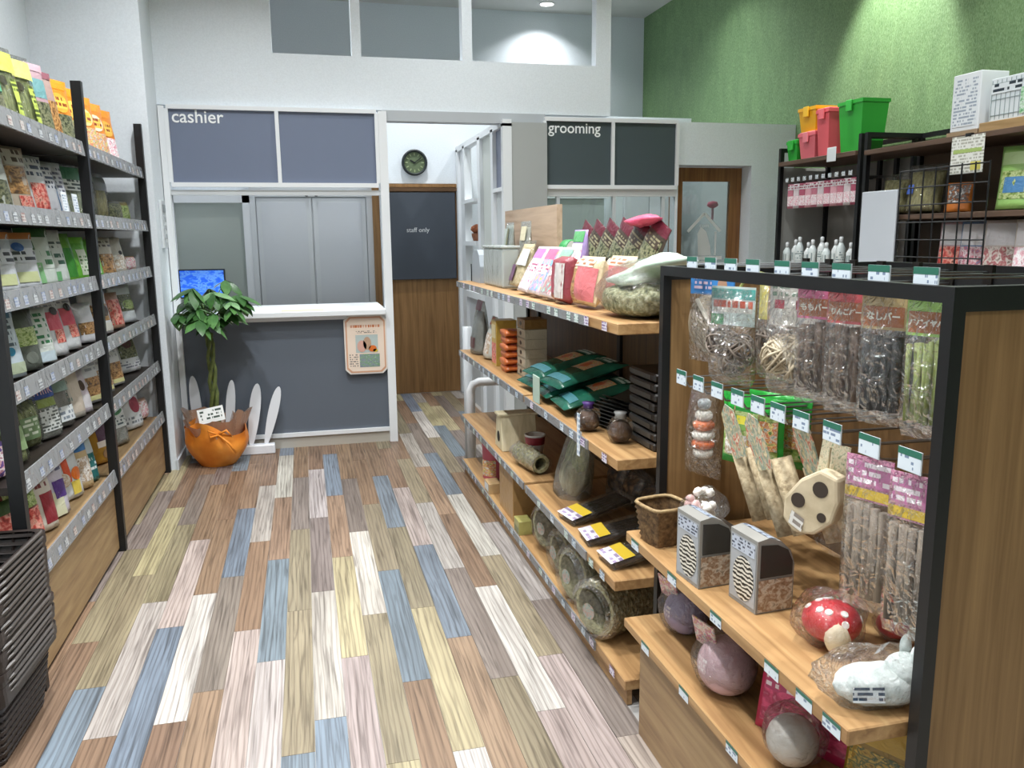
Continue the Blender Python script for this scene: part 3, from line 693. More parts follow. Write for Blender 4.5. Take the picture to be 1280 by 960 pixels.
def left_products():
    A = R(90)
    def P(lv, y, w, h, d, body, spec, label, x=-1.035, **k):
        st = k.pop('style', 'stand'); ln = k.pop('lean', 6); nm = k.pop('name', 'pouch')
        if lv >= 2 and y > 4.4: y = min(5.68, 4.45+(y-4.45)*1.2)
        h = min(h*[1.12, 1.1, 1.06, 1.04, 1.1, 1.12][lv], [9, .288, .248, .268, .268, .298][lv])
        return pouch(nm, label, (x-d/2+.02-.2*w, y, LZ[lv]+.002), A+R(k.pop('turn', -22)), w, h, d, body, spec, st, ln, seed=round(y*10) % 7, **k)
    # ---- top shelf, near bay
    P(0, 3.28, .19, .27, .10, FILMH, [PH(.1, .9, .55, .95, '#dfe8d8'), PH(.15, .85, .05, .3, FOOD_D)], 'clear hay bag with white and green label, nearest on top shelf', inner=(GHAY, .9, 'hay'), cat='hay bag')
    P(0, 3.50, .20, .29, .10, FILM, [PH(.05, .95, .62, .92, '#c9d24a'), T(.2, .8, .66, .88, '#c9d24a', '#56702a', 3), ('green_stripe', 'rect', .0, 1., .35, .45, '#3fae7c'), PH(.2, .8, .06, .3, FOOD_D)], 'yellow topped hay bag with teal stripe on top shelf', inner=(GHAY, .92, 'hay'), cat='hay bag')
    P(0, 3.73, .20, .29, .10, FILM, [PH(.05, .95, .68, .93, '#d6dc62'), ('leaf_mark', 'oval', .3, .5, .5, .62, '#3a3a26'), T(.6, .75, .1, .6, LIME, '#4c5a2a', 9, 2)], 'lime hay bag with dark leaf mark, third on top shelf', inner=(GHAY, .92, 'hay'), cat='hay bag')
    P(0, 3.96, .20, .30, .10, FILM, [PH(.05, .95, .7, .93, '#e0e27a'), T(.6, .75, .1, .62, LIME, '#4c5a2a', 9, 2), ('leaf_mark', 'oval', .2, .45, .52, .64, '#35331f')], 'lime hay bag beside pink snack bags on top shelf', inner=(GHAY, .92, 'hay'), cat='hay bag')
    P(0, 4.13, .15, .30, .08, '#b3949c', [PH(.05, .95, .55, .8, '#6f9da0'), PH(.1, .9, .08, .5, FOOD_D), B(.9, 1, '#c9a6b0', 'top_band')], 'pink and teal pet food bag near black post, top shelf')
    P(0, 4.265, .12, .29, .08, '#a98f88', [PH(.1, .9, .1, .6, FOOD_B), ('stripe', 'rect', .0, .12, .0, 1., '#d8b070'), B(.9, 1, '#8a5560', 'top_band')], 'brown pet food bag against black post, top shelf')
    for i, (y, c, s) in enumerate(((3.42, '#4c7f9c', '#a8c8d8'), (3.68, '#c8808c', '#e8d0d0'), (3.95, '#cf8590', '#f0dcdc'), (4.2, '#8fa095', '#e4e4e0'))):
        P(0, y, .25, .40, .12, c, [B(.62, .8, s, 'band'), T(.15, .85, .82, .94, c, '#f4f0ec', 2), PH(.2, .8, .3, .6, FOOD_P)], ['blue tall bag standing behind lime hay bags', 'pink tall bag behind the third lime bag', 'pink tall bag behind the fourth lime bag', 'grey green tall bag behind pink teal bag'][i], x=-1.22, lean=3)
    # ---- top shelf, far bay: orange snack bags
    for i, y in enumerate((4.50, 4.74, 4.98, 5.22, 5.47)):
        P(0, y, .21, .30, .08, '#e2851c', [('top_band', 'rect', 0, 1, .86, 1, '#ee9420'), PH(.15, .85, .12, .5, [FOOD_D, FOOD_G, FOOD_M, FOOD_M, FOOD_P][i]), ('logo', 'oval', .2, .8, .52, .80, ['#d9a83a', '#f0c85a', '#f4d890', '#f2e2c0', '#f0b040'][i]), T(.28, .72, .58, .74, '#f2c050', '#8a3a10', 2, 6)], 'orange snack bag on top shelf, %s from the black post' % ORD[i], group='orange snack bags on the top shelf', cat='snack bag')
    carton('clip_box', 'small black clip box behind the last orange bags', (-1.2, 5.55, LZ[0]+.001), A, .06, .31, .04, '#22242c')
    # ---- second shelf
    P(1, 3.22, .2, .24, .09, '#c6cac8', [PH(.1, .9, .1, .55, FOOD_D), T(.15, .85, .65, .9, '#c6cac8', '#4c5a58', 3)], 'pale pouch with dark food picture, nearest on second shelf')
    P(1, 3.45, .22, .25, .09, '#b9bdb6', [PH(.0, 1., .0, .45, FOOD_D), T(.15, .8, .6, .9, '#c9cdc6', '#40504c', 3)], 'grey pouch with dark lower half on second shelf')
    P(1, 3.70, .24, .25, .09, '#b7aa9a', [PH(.0, 1., .3, .7, FOOD_B), B(.0, .12, '#e0dcd4'), T(.4, .9, .72, .95, '#cdc9be', '#5a4a40', 2, 6), PH(.5, 1., .02, .28, FOOD_R, 'red_picture')], 'brown food pouch with red corner on second shelf')
    P(1, 3.93, .18, .235, .08, '#d8dade', [PH(.3, 1., .1, .55, FOOD_R), T(.1, .9, .62, .95, '#d8dade', '#34405c', 3, 6)], 'white pouch with red lower right picture, second shelf')
    P(1, 4.08, .13, .22, .07, '#c7c9cf', [T(.08, .92, .5, .92, '#c7c9cf', '#2f3a54', 5, 6)], 'narrow grey text covered pouch on second shelf')
    P(1, 4.235, .17, .235, .08, '#d5d8e0', [PH(.05, .45, .05, .75, '#3f6690', 'blue_panel'), T(.5, .95, .35, .9, '#d5d8e0', '#6a6a80', 7, 5), PH(.15, .4, .5, .78, '#4a3a44', 'dog_picture', 'oval')], 'white pouch with blue panel against black post, second shelf')
    for i, y in enumerate((4.02, 4.2)): carton('notice_card', ['white card in front of narrow grey pouch', 'white card in front of blue panelled pouch'][i], (-.99, y, LZ[1]), A, .08, .12, .003, '#e3e8ee', [T(.1, .9, .1, .9, '#e3e8ee', '#7a90a8', 8, 6)], cat='card', bevel=0, lean=5)
    P(1, 4.56, .23, .25, .09, FILMH, [PH(.05, .95, .72, .95, '#4f8a6a', 'green_header'), T(.05, .95, .52, .72, '#e8ecea', '#3a4a48', 3)], 'green headed hay bag, first in far bay second shelf', inner=(GHAY, .9, 'hay'), cat='hay bag')
    P(1, 4.85, .27, .27, .12, FILM, [PH(.1, .9, .72, .95, '#6f7a62')], 'shiny bag of dark hay in far bay second shelf', inner=(FOOD_D, .9, 'hay'), cat='hay bag', style='pillow')
    P(1, 5.13, .22, .25, .12, FILM, [PH(.1, .9, .62, .9, '#8a9096')], 'shiny grey green hay bag in far bay second shelf', inner=(HAY, .9, 'hay'), cat='hay bag', style='pillow')
    P(1, 5.42, .2, .12, .08, '#3a3a34', [PH(.1, .9, .1, .9, FOOD_D)], 'low dark pack in far bay second shelf', style='pillow', cat='pack')
    P(1, 5.64, .18, .13, .08, '#8a7d48', [PH(.1, .9, .1, .8, FOOD_G)], 'low yellow green pack beside far black post', style='pillow', cat='pack')
    # ---- third shelf
    for i, y in enumerate((3.16, 3.41, 3.68)):
        P(2, y, .24, .215, .09, '#d7dbe2', [('top_band', 'rect', 0, 1, .88, 1, '#c8854c'), PH(.05, .95, .72, .86, '#b9c2cc'), ('blue_mark', 'oval', .35, .65, .66, .82, '#3a6ab8'), T(.06, .94, .46, .66, '#d7dbe2', '#23262c', 2, 7), PH(.2, .8, .12, .3, '#d6dca8')], 'white pouch with orange top band, third shelf, %s from basket end' % ORD[i], group='orange topped pouches on the third shelf')
    P(2, 3.92, .2, .235, .09, '#d2dcd4', [('top_band', 'rect', 0, 1, .84, 1, '#2f5a2c'), PH(.05, .35, .62, .84, '#38683a', 'crest'), T(.1, .95, .3, .6, '#d2dcd4', '#2f7a40', 2, 5), PH(.05, .4, .05, .4, '#8fc890')], 'white pouch with dark green top, third shelf')
    P(2, 4.11, .19, .23, .09, '#d0d8d4', [T(.1, .95, .3, .55, '#d0d8d4', '#2f5a48', 2, 5), T(.1, .9, .62, .85, '#d0d8d4', '#4a5a58', 3, 6), PH(.1, .5, .05, .22, '#6fae78')], 'white pouch with green lettering beside dark green one, third shelf')
    P(2, 4.265, .12, .215, .08, '#6aa33c', [PH(.1, .9, .1, .7, '#3f8a38')], 'green pouch against black post on third shelf')
    P(2, 4.50, .2, .20, .09, '#6fbf3a', [('top_band', 'rect', 0, 1, .85, 1, '#83d04a'), PH(.45, .85, .1, .7, '#dfe8d4', 'white_panel'), T(.48, .82, .15, .55, '#dfe8d4', '#5a8a40', 5, 4)], 'bright lime pouch, third shelf far bay')
    P(2, 4.72, .18, .19, .09, '#70bd40', [PH(.3, .7, .1, .7, '#cfe0c0', 'white_panel')], 'second lime pouch behind the bright lime pouch')
    P(2, 4.99, .22, .20, .09, '#c9c2b4', [PH(.05, .95, .05, .55, FOOD_B), T(.1, .9, .7, .9, '#c9c2b4', '#54483c', 2)], 'white and brown pouch, third shelf far bay')
    P(2, 5.23, .18, .20, .09, '#cfcac0', [PH(.1, .9, .1, .5, RABBIT), ('dot', 'oval', .55, .75, .5, .62, '#2c2a28')], 'white pouch with black dot, third shelf far bay')
    P(2, 5.50, .2, .09, .08, '#c99f70', [PH(.1, .9, .1, .9, FOOD_P)], 'low pink tan pack near far end of third shelf', style='pillow', cat='pack')
    # ---- fourth shelf
    P(3, 3.20, .15, .25, .09, '#7d8456', [PH(.1, .9, .1, .4, '#b04a40'), T(.2, .8, .5, .85, '#7d8456', '#e0e4c8', 5, 4)], 'narrow olive pouch with red base, nearest on fourth shelf')
    P(3, 3.37, .2, .27, .09, '#c7d5df', [('top_band', 'rect', 0, 1, .82, 1, '#2f6a88'), T(.25, .75, .4, .8, '#c7d5df', '#4a5a68', 5, 4), ('dot', 'oval', .45, .65, .3, .42, '#2f8ab0'), PH(.1, .9, .05, .2, '#b8c4a8')], 'pale blue pouch with dark teal top on fourth shelf')
    P(3, 3.58, .17, .23, .08, '#585e56', [PH(.1, .9, .4, .7, FOOD_G), ('circle_mark', 'oval', .3, .7, .1, .3, '#767c74')], 'dark grey pouch on fourth shelf')
    P(3, 3.78, .18, .22, .09, '#dbe2dd', [T(.3, .8, .3, .9, '#dbe2dd', '#2f7a4c', 6, 4), PH(.05, .95, .02, .2, '#cfe0ea')], 'white pouch with green writing on fourth shelf')
    for i, y in enumerate((3.98, 4.20)):
        P(3, y, .21, .27, .11, '#dadcdf', [PH(.35, .85, .42, .72, '#d8586c', 'red_picture'), PH(.5, .95, .2, .42, FOOD_R, 'lower_picture'), T(.1, .9, .78, .9, '#dadcdf', '#8a8f98', 2, 8), PH(.55, .8, .66, .8, '#3a3230', 'animal_picture', 'oval')], ['silver white pouch with red rabbits, left of its pair, fourth shelf', 'silver white pouch with red rabbits against black post, fourth shelf'][i], group='silver white pouches on the fourth shelf')
    P(3, 4.50, .16, .19, .08, '#dcdce2', [PH(.1, .9, .2, .5, FOOD_B)], 'small white pouch with brown picture, first in far bay fourth shelf')
    P(3, 4.80, .24, .22, .10, '#dadade', [PH(.05, .95, .3, .7, FOOD_B), ('crest', 'oval', .45, .85, .4, .68, '#4a3428'), PH(.1, .9, .05, .25, '#d6d2c8')], 'white pouch with brown crest, fourth shelf far bay')
    P(3, 5.06, .15, .20, .09, '#b08a78', [PH(.1, .9, .1, .8, FOOD_R)], 'narrow brown red pouch, fourth shelf far bay')
    P(3, 5.36, .23, .22, .10, '#d8dde2', [PH(.1, .9, .3, .75, FOOD_D), PH(.3, .9, .35, .6, FOOD_G, 'berry_picture', 'oval')], 'white pouch with green berries near the far post, fourth shelf')
    # ---- fifth shelf
    P(4, 3.12, .18, .12, .2, '#7a5aa0', [PH(.1, .9, .1, .9, FOOD_P)], 'purple and white flat box bag on fifth shelf', style='block', lean=0, cat='box')
    P(4, 3.31, .18, .20, .10, FILM, [PH(.2, .8, .2, .6, '#8fa878')], 'clear bag of green hay, nearest on fifth shelf', inner=(GHAY, .85, 'hay'), cat='hay bag')
    P(4, 3.52, .22, .19, .11, FILM, [PH(.25, .7, .2, .62, '#7f9a70'), T(.28, .67, .25, .58, '#7f9a70', '#dfe8d4', 4, 5)], 'clear hay bag with green label beside blue milk bag', inner=(GHAY, .88, 'hay'), cat='hay bag', style='pillow')
    P(4, 3.74, .19, .29, .09, FILMH, [('blue_panel', 'rect', .1, .9, .62, .85, '#2a4fae'), ('brand_text', 'text', .1, .9, .68, .8, ('milk', .07, '#e8c8dc')), PH(.2, .8, .48, .61, '#8a9a50', 'green_panel'), T(.2, .85, .1, .45, '#d5d8d6', '#5a605c', 7, 6)], 'clear pouch with blue milk label on fifth shelf', inner=(mat('#c8cac4', .6), .9, 'contents'))
    P(4, 3.95, .19, .20, .09, FILM, [T(.3, .9, .1, .4, '#e6eaec', '#8a94a0', 3, 6), PH(.1, .9, .7, .9, '#8aa398')], 'clear pouch with white label right of blue milk bag', inner=(mat('#8c8a80', .7), .8, 'contents'))
    P(4, 4.13, .18, .22, .08, '#bfb8ac', [PH(.3, .9, .1, .85, '#cfc2b2'), T(.1, .4, .3, .85, '#bfb8ac', '#5a7a70', 5, 3)], 'beige pouch on fifth shelf near black post')
    P(4, 4.265, .1, .19, .08, '#d0c6cf', [('paw_mark', 'oval', .2, .6, .5, .75, '#4c3a34'), PH(.1, .9, .1, .4, '#dcd8dc')], 'small pale pouch with brown mark against black post')
    for i, y in enumerate((4.50, 4.72, 4.94)):
        P(4, y, .21, .21, .10, '#d3d3d4', [PH(.1, .9, .15, .55, FOOD_B), T(.1, .9, .65, .85, '#d3d3d4', '#9a9ca2', 2, 8), PH(.2, .8, .05, .15, '#d9d49a')], 'silver pouch with brown snacks, %s in far bay fifth shelf' % ORD[i], group='silver pouches on the fifth shelf')
    P(4, 5.36, .26, .22, .11, '#d9dadd', [PH(.15, .85, .35, .8, FOOD_D), PH(.3, .7, .6, .85, '#6a4448', 'cherry_picture', 'oval'), T(.1, .9, .08, .28, '#d9dadd', '#7a7c88', 3, 8)], 'white pouch with dark fruit picture near far post, fifth shelf')
    # ---- bottom shelf
    P(5, 3.18, .2, .2, .1, '#4c6a3a', [PH(.1, .9, .2, .8, FOOD_R)], 'green and red pouch behind the baskets on bottom shelf')
    P(5, 3.38, .2, .25, .10, '#7a3d34', [PH(.1, .9, .5, .9, FOOD_G), PH(.1, .9, .1, .48, FOOD_R, 'lower_picture')], 'dark red and green pouch on bottom shelf')
    P(5, 3.56, .14, .22, .08, '#d6cfc4', [PH(.3, .9, .1, .6, '#93333c', 'red_panel'), T(.1, .9, .65, .9, '#d6cfc4', '#7a3a3a', 2, 6)], 'cream pouch with maroon wedge on bottom shelf')
    P(5, 3.74, .15, .29, .09, '#cfcbd8', [PH(.0, .6, .0, .35, '#dfe0c2'), PH(.3, .8, .25, .5, '#5a3f88', 'purple_panel'), T(.1, .9, .6, .9, '#cfcbd8', '#6a6a88', 4, 5)], 'lilac white pouch with purple panel on bottom shelf')
    P(5, 3.97, .23, .29, .10, '#d5dadd', [PH(.35, .55, .25, 1., '#dc5c34', 'orange_stripe'), PH(.55, .9, .25, .45, '#e8792c', 'orange_picture', 'oval'), PH(.5, .75, .05, .25, '#e3cc58', 'yellow_panel'), PH(.05, .3, .45, .75, '#6fb0b4', 'teal_panel'), PH(.05, .5, .2, .42, RABBIT, 'rabbit_picture', 'oval')], 'white pouch with orange stripe and rabbit on bottom shelf')
    P(5, 4.15, .11, .26, .08, '#cbb48a', [PH(.1, .9, .6, .8, '#3f7ab8', 'blue_panel'), PH(.1, .9, .1, .5, RABBIT)], 'tan pouch with blue panel behind teal pouch on bottom shelf')
    P(5, 4.26, .11, .2, .08, '#2f7070', [T(.1, .9, .2, .5, '#2f7070', '#dfe8e8', 3, 5), PH(.1, .9, .6, .9, '#c8d4d8')], 'teal pouch against black post on bottom shelf')
    P(5, 4.60, .2, .24, .09, '#b3852e', [PH(.25, .8, .42, .72, '#54304a', 'purple_picture'), PH(.2, .85, .3, .42, '#e8dcd0'), PH(.3, .75, .05, .26, '#8a6a48', 'animal_picture', 'oval')], 'mustard yellow pouch on bottom shelf far bay')
    P(5, 4.92, .22, .24, .10, FILMH, [PH(.1, .9, .35, .8, '#d9dedd', 'white_label'), PH(.2, .8, .62, .78, '#4f8a5c', 'green_oval', 'oval'), T(.2, .8, .38, .58, '#d9dedd', '#4a5a60', 3, 5)], 'clear pouch with green oval label on bottom shelf far bay', inner=(mat('#a8a9a4', .6), .9, 'contents'))
    P(5, 5.28, .22, .23, .09, '#d6dadd', [PH(.35, .85, .35, .75, '#9c3f50', 'red_picture', 'oval'), T(.1, .9, .08, .28, '#d6dadd', '#7a8088', 2, 8)], 'white pouch with red round picture on bottom shelf far bay')
    P(5, 5.62, .16, .12, .09, '#caa08a', [PH(.1, .9, .1, .9, FOOD_P)], 'low peach pack at far end of bottom shelf', style='pillow', cat='pack')
left_products()

def basket_stack():
    BM = mat('#2a221f', .42); L2, W2, H2 = .225, .155, .235
    def ring(k, z): return [(sx*k*L2, sy*k*W2, z) for sx, sy in ((-1, -1), (1, -1), (1, 1), (-1, 1))]
    def rr(hw, hd, z, r=.035, n=4):
        o = []
        for cx, cy, a0 in ((hw-r, hd-r, 0), (-hw+r, hd-r, 90), (-hw+r, -hd+r, 180), (hw-r, -hd+r, 270)):
            for i in range(n+1): a = R(a0+90*i/n); o.append((cx+r*math.cos(a), cy+r*math.sin(a), z))
        return o
    b = MB(); NV = 12; N = 20
    # slatted walls: horizontal bars and vertical ribs
    def at_(s, z, off=0): k = .80+.20*z/H2; return (s[0]*k, s[1]*k, z)
    base = rr(L2, W2, 0)
    for j in range(9):
        z = .012+j*.0262
        b.tube([at_(p, z) for p in base], .0075, 4, True)
    for i in range(0, len(base)):
        p, q = base[i], base[(i+1) % len(base)]; n = max(1, int(math.dist(p, q)/.045))
        for m_ in range(n):
            s = [p[c]+(q[c]-p[c])*m_/n for c in range(3)]; b.tube([at_(s, .0), at_(s, H2)], .0035, 4)
    body = b.mesh('slatted_body', BM)
    bot = MB().prism([(p[0]*.8, p[1]*.8) for p in base], 0, .006, 'z').mesh('bottom', BM)
    rim = MB()
    out = rr(L2+.018, W2+.018, H2); inn = rr(L2-.004, W2-.004, H2)
    n = len(out); rim.v = [*out, *inn, *[(x, y, z-.02) for x, y, z in out]]
    for i in range(n):
        j = (i+1) % n; rim.f += [(i, j, n+j, n+i), (i, 2*n+i, 2*n+j, j)]
    rimm = rim.mesh('rim', BM)
    han = MB().tube([(-.2, -.165, H2+.004), (-.16, -.178, H2+.012), (.16, -.178, H2+.012), (.2, -.165, H2+.004)], .006, 6).mesh('handle', mat('#4a4440', .35))
    han2 = MB().tube([(-.2, .165, H2+.004), (-.16, .178, H2+.012), (.16, .178, H2+.012), (.2, .165, H2+.004)], .006, 6).mesh('handle', mat('#4a4440', .35))
    N = 19; c = (-1.07, 2.715)
    proto = None
    for k in range(N):
        lab = 'topmost dark brown shopping basket with open slatted interior' if k == N-1 else ('lowest dark brown shopping basket with full slatted side on floor' if k == 0 else 'dark brown nested shopping basket, %s from the top of the stack' % ORDB[N-2-k])
        z = .002+k*.0203; rz = R(88+rnd.uniform(-1.2, 1.2)); x = c[0]+rnd.uniform(-.004, .004); y = c[1]+rnd.uniform(-.004, .004)
        if proto is None:
            proto = thing('shopping_basket', lab, 'basket', (x, y, z), rz, 'stacked shopping baskets')
            put('slatted_body', body, proto); put('bottom', bot, proto); put('rim', rimm, proto); put('handle', han, proto); put('handle', han2, proto)
        else: dup(proto, (x, y, z), rz, lab)
basket_stack()

# ------------------------------------------------------------------ generic shapes for goods
def blob(rx, ry, rz, amp=.06, seed=0, nu=18, nv=10, c=(0, 0, 0), flat=0.0):
    b = MB()
    def f(u, v):
        a = 2*math.pi*u; t = math.pi*(v*.996+.002)
        n = 1+amp*(math.sin(3*a+seed+2*t)+.6*math.sin(5*a-seed*2+4*t)+.5*math.sin(7*t+seed*1.7+a))
        z = -math.cos(t)*rz*n
        if flat and z < -rz*flat: z = -rz*flat
        return (c[0]+rx*math.sin(t)*math.cos(a)*n, c[1]+ry*math.sin(t)*math.sin(a)*n, c[2]+z)
    return b.grid(f, nu, nv, True)
def woven_tube(r0, r1, L, nu=30, nv=14, wall=.014, axis='y'):
    """woven grass tunnel open at both ends, lying along local Y, centre on axis"""
    b = MB()
    def P(a, y, r): return (r*math.cos(a), y, r*math.sin(a))
    def rad(v): return r0+(r1-r0)*math.sin(math.pi*v)
    def f(u, v):
        i = round(u*nu*2); j = round(v*nv*2); w = .004*math.sin(u*nu*math.pi+(math.pi if (int(v*nv) % 2) else 0))+.0035*math.sin(v*nv*2*math.pi)
        return P(2*math.pi*u, (v-.5)*L, rad(v)+w)
    b.grid(f, nu*2, nv*3, True)
    b.grid(lambda u, v: P(2*math.pi*u, (v-.5)*L, rad(v)-wall), nu, 4, True, True)
    b.grid(lambda u, v: P(2*math.pi*u, -L/2, r0-wall*v), nu*2, 1, True, True); b.grid(lambda u, v: P(2*math.pi*u, L/2, r0-wall*v), nu*2, 1, True)
    return b
def wicker_ball(r, n=16, seed=0, th=.004):
    b = MB(); q = random.Random(seed)
    for k in range(n):
        ax = Vector((q.uniform(-1, 1), q.uniform(-1, 1), q.uniform(-1, 1))).normalized(); u = ax.orthogonal().normalized(); w = ax.cross(u); rr = r*q.uniform(.86, 1.0)
        b.tube([(u*math.cos(2*math.pi*i/14)+w*math.sin(2*math.pi*i/14))*rr+ax*q.uniform(-.2, .2)*r*.2 for i in range(14)], th, 4, True)
    return b

# ------------------------------------------------------------------ long gondola (far section)
GT, G2, G3, G0 = 1.275, .828, .402, .095        # shelf surfaces
XF = .96
def far_gondola():
    t = thing('gondola_shelving', 'long low wooden gondola shelving beside the aisle', 'shelving')
    bx('back_panel', BACKW, t, 1.435, 1.465, 2.47, 5.27, .095, 1.235)
    for y in (2.44, 3.62, 5.02, 5.28): bx('post', BLACK, t, 1.42, 1.48, y-.02, y+.02, 0, 1.235)
    lab = [printed('#cdd6dc', '#4a6a8c', 3, 5), printed('#d8d4de', '#7a5a8c', 3, 5), printed('#d4dcd8', '#4a7a6a', 3, 5)]
    lm = [MB().quad((0, .024, -.013), (0, -.024, -.013), (0, -.024, .017), (0, .024, .017)).mesh('price_label', m) for m in lab]
    pr = random.Random(9)
    def shelf(z, x1, ya, yb, rail=True, back=True):
        bx('shelf_board', OAK, t, XF, x1, ya, yb, z-.038, z, .003)
        if back and x1 < 1.5: bx('shelf_board', OAK, t, 1.465, 1.94, ya, yb, z-.038, z, .003)
        if rail:
            r = bx('price_rail', RAILM, t, XF-.007, XF, ya+.28 if z > 1.2 or (ya < 2.6) else ya, yb, z-.036, z-.002); y = ya+.1
            while y < yb-.05: put('price_label', pr.choice(lm), r, (XF-.008, y, z-.02)); y += pr.uniform(.09, .24)
    shelf(GT, 1.94, 2.455, 5.30); shelf(G2, 1.433, 2.445, 3.60); shelf(G2, 1.433, 3.64, 5.27)
    shelf(G3, 1.433, 2.455, 3.60); shelf(G3, 1.433, 3.64, 5.25); shelf(G0, 1.433, 2.35, 5.25)
    bx('base_front', OAK, t, XF+.012, XF+.03, 2.36, 5.24, .0, .057); bx('base_front', OAK, t, 1.90, 1.915, 2.36, 5.24, .0, .057)
    bx('base_end', OAK, t, XF+.03, 1.9, 5.22, 5.24, 0, .057)
    # steel brackets under the shelves
    for y in (2.47, 3.66, 5.05):
        for z in (GT, G2, G3): obj('bracket', MB().prism([(1.42, z-.04), (1.15, z-.04), (1.42, z-.11)], y, y+.006, 'y'), BLACK, t, fix=True)
far_gondola()

def far_gondola_goods():
    A = R(-90)
    def P(z, y, w, h, d, body, spec, label, x=1.0, **k):
        nm = k.pop('name', 'pouch'); return pouch(nm, label, (x+d/2, y, z+.001), A+R(k.pop('turn', 0)), w, h, d, body, spec, k.pop('style', 'stand'), k.pop('lean', 8), seed=round(y*10) % 7, **k)
    # ---- top
    t = thing('clear_case', 'frosted plastic carry case at far end of gondola top', 'case', (1.09, 4.62, GT), A)
    obj('case_body', MB().box(-.24, .24, -.05, .05, 0, .215), film('frosted', '#c9d0cd', .1, .62, 6, .2), t, bevel=.012); bx('lid', film('frosted'), t, -.245, .245, -.055, .055, .215, .23, .004)
    t = thing('pet_carrier', 'rounded grey carrier at the gondola far corner', 'carrier', (1.12, 5.09, GT), A)
    obj('shell', MB().prism([(-.13, 0), (.13, 0), (.13, .1), (.10, .17), (.05, .2), (-.05, .2), (-.10, .17), (-.13, .1)], -.08, .08), mat('#9aa3ab', .35), t, fix=True); bx('black_trim', BLACK, t, -.135, -.125, -.085, .085, 0, .11)
    t = thing('wood_grain_board', 'pale wood grain box lid standing behind goods on gondola', 'board', (1.33, 4.88, GT+.17))
    bx('face_board', wood('pale_wood', [(.3, '#a88f78'), (.5, '#bda48c'), (.7, '#cbb39a')], 1, 26, 1.5, .5), t, -.015, .015, -.62, .55, .0, .275); 
    for y in (-.5, .45): bx('support_leg', mat('#a08a70', .6), t, -.01, .01, y-.02, y+.02, -.17, 0)
    bx('foot_board', mat('#6a5a48', .6), t, -.06, .06, -.55, .5, -.17, -.155)
    P(GT+.001, 5.0, .2, .36, .06, FILMH, [PH(.1, .5, .3, .9, '#b9c2bb', 'pale_label'), PH(.55, .7, .1, .9, '#7a7a58', 'olive_strip')], 'tall clear pack at far end before the wood board', x=1.2, inner=(mat('#b8c0ba', .6), .95, 'contents'), cat='pack', lean=2)
    P(GT+.001, 4.62, .22, .36, .06, FILMH, [PH(.3, .8, .7, .92, '#d9d0b0', 'cream_label')], 'tall clear pack beside the pale wood board', x=1.2, inner=(mat('#c8c4b6', .7), .9, 'contents'), cat='pack', lean=2)
    P(GT, 4.23, .24, .25, .1, FILM, [PH(.1, .6, .1, .45, '#5f3a58', 'purple_label'), PH(.55, .95, .45, .8, '#cfd4d8')], 'cream and purple snack bag near frosted case', x=1.05, inner=(noisy('cream_snack', [(.3, '#b8a878'), (.7, '#e8dcb8')], 40, .7), .92, 'snacks'), cat='snack bag', lean=14)
    P(GT, 4.06, .2, .22, .08, FILM, [PH(.05, .7, .05, .5, '#54345a', 'purple_label')], 'snack bag with dark purple label behind cream bag', x=1.12, inner=(noisy('cream_snack', [], 1), .92, 'snacks'), cat='snack bag', lean=20)
    for i, (y, c) in enumerate(((3.86, FOOD_P), (3.66, photo('mix_stripe', ['#e8e4dc', '#5fa0c8', '#e0a0b0', '#d8c860'], 5)), (3.46, photo('mix2', ['#d8e4d0', '#70a8a0', '#c05060', '#f0ece4'], 5)))):
        P(GT, y, .19, .24, .05, '#dfd4d6', [PH(.05, .95, .05, .95, c), PH(.1, .9, .72, .95, ['#b87ac0', '#e06a90', '#8fc0a0'][i], 'top_picture'), T(.1, .9, .4, .6, '#eee6e4', '#a04a70', 3, 6)], ['pastel pink pouch leaning on gondola top', 'pastel striped pouch leaning on gondola top', 'pastel green and red pouch leaning on gondola top'][i], x=1.0, lean=26)
    P(GT, 3.52, .18, .3, .08, '#a48fc0', [PH(.1, .9, .3, .8, FOOD_P), PH(.1, .9, .82, .98, '#5fa86a', 'green_top')], 'lilac pouch with green top behind pastel pouches', x=1.14, lean=4)
    P(GT, 3.28, .165, .19, .09, '#8f3f48', [PH(.45, .95, .1, .85, '#cfc8c4', 'pale_side'), PH(.05, .45, .2, .8, '#a04452', 'red_side')], 'dark red and white pack on gondola top', x=1.0, style='block', cat='pack', lean=4)
    for i, (y, x) in enumerate(((3.045, 1.0), (3.05, 1.13))):
        P(GT, y, .26, .19, .10, '#d8c2a0', [PH(.05, .45, .05, .7, FOOD_B), PH(.45, .98, .08, .75, '#cf7478', 'pink_panel'), T(.1, .9, .76, .92, '#e4d8c2', '#a06a4a', 2, 8)], ['cream and pink snack pouch at front of gondola top', 'cream snack pouch just behind cream and pink one'][i], x=x, lean=12, style='pillow', cat='snack bag')
    t = thing('biscuit_pack', 'cream block of biscuits on gondola top near mint bag', 'pack', (1.345, 2.93, GT+.111), A)
    bx('biscuit_block', noisy('biscuit', [(.3, '#b59a78'), (.7, '#dccbb0')], 30, .7), t, -.09, .09, -.05, .05, 0, .08, .012); obj('wrapper', MB().box(-.1, .1, -.056, .056, 0, .085), FILM, t, bevel=.014)
    tag(obj('cardboard_riser', MB().box(1.28, 1.42, 2.86, 4.05, GT, GT+.11), mat('#2a2622', .6), None, bevel=.003), 'black riser box under the leaning dark bags', 'riser')
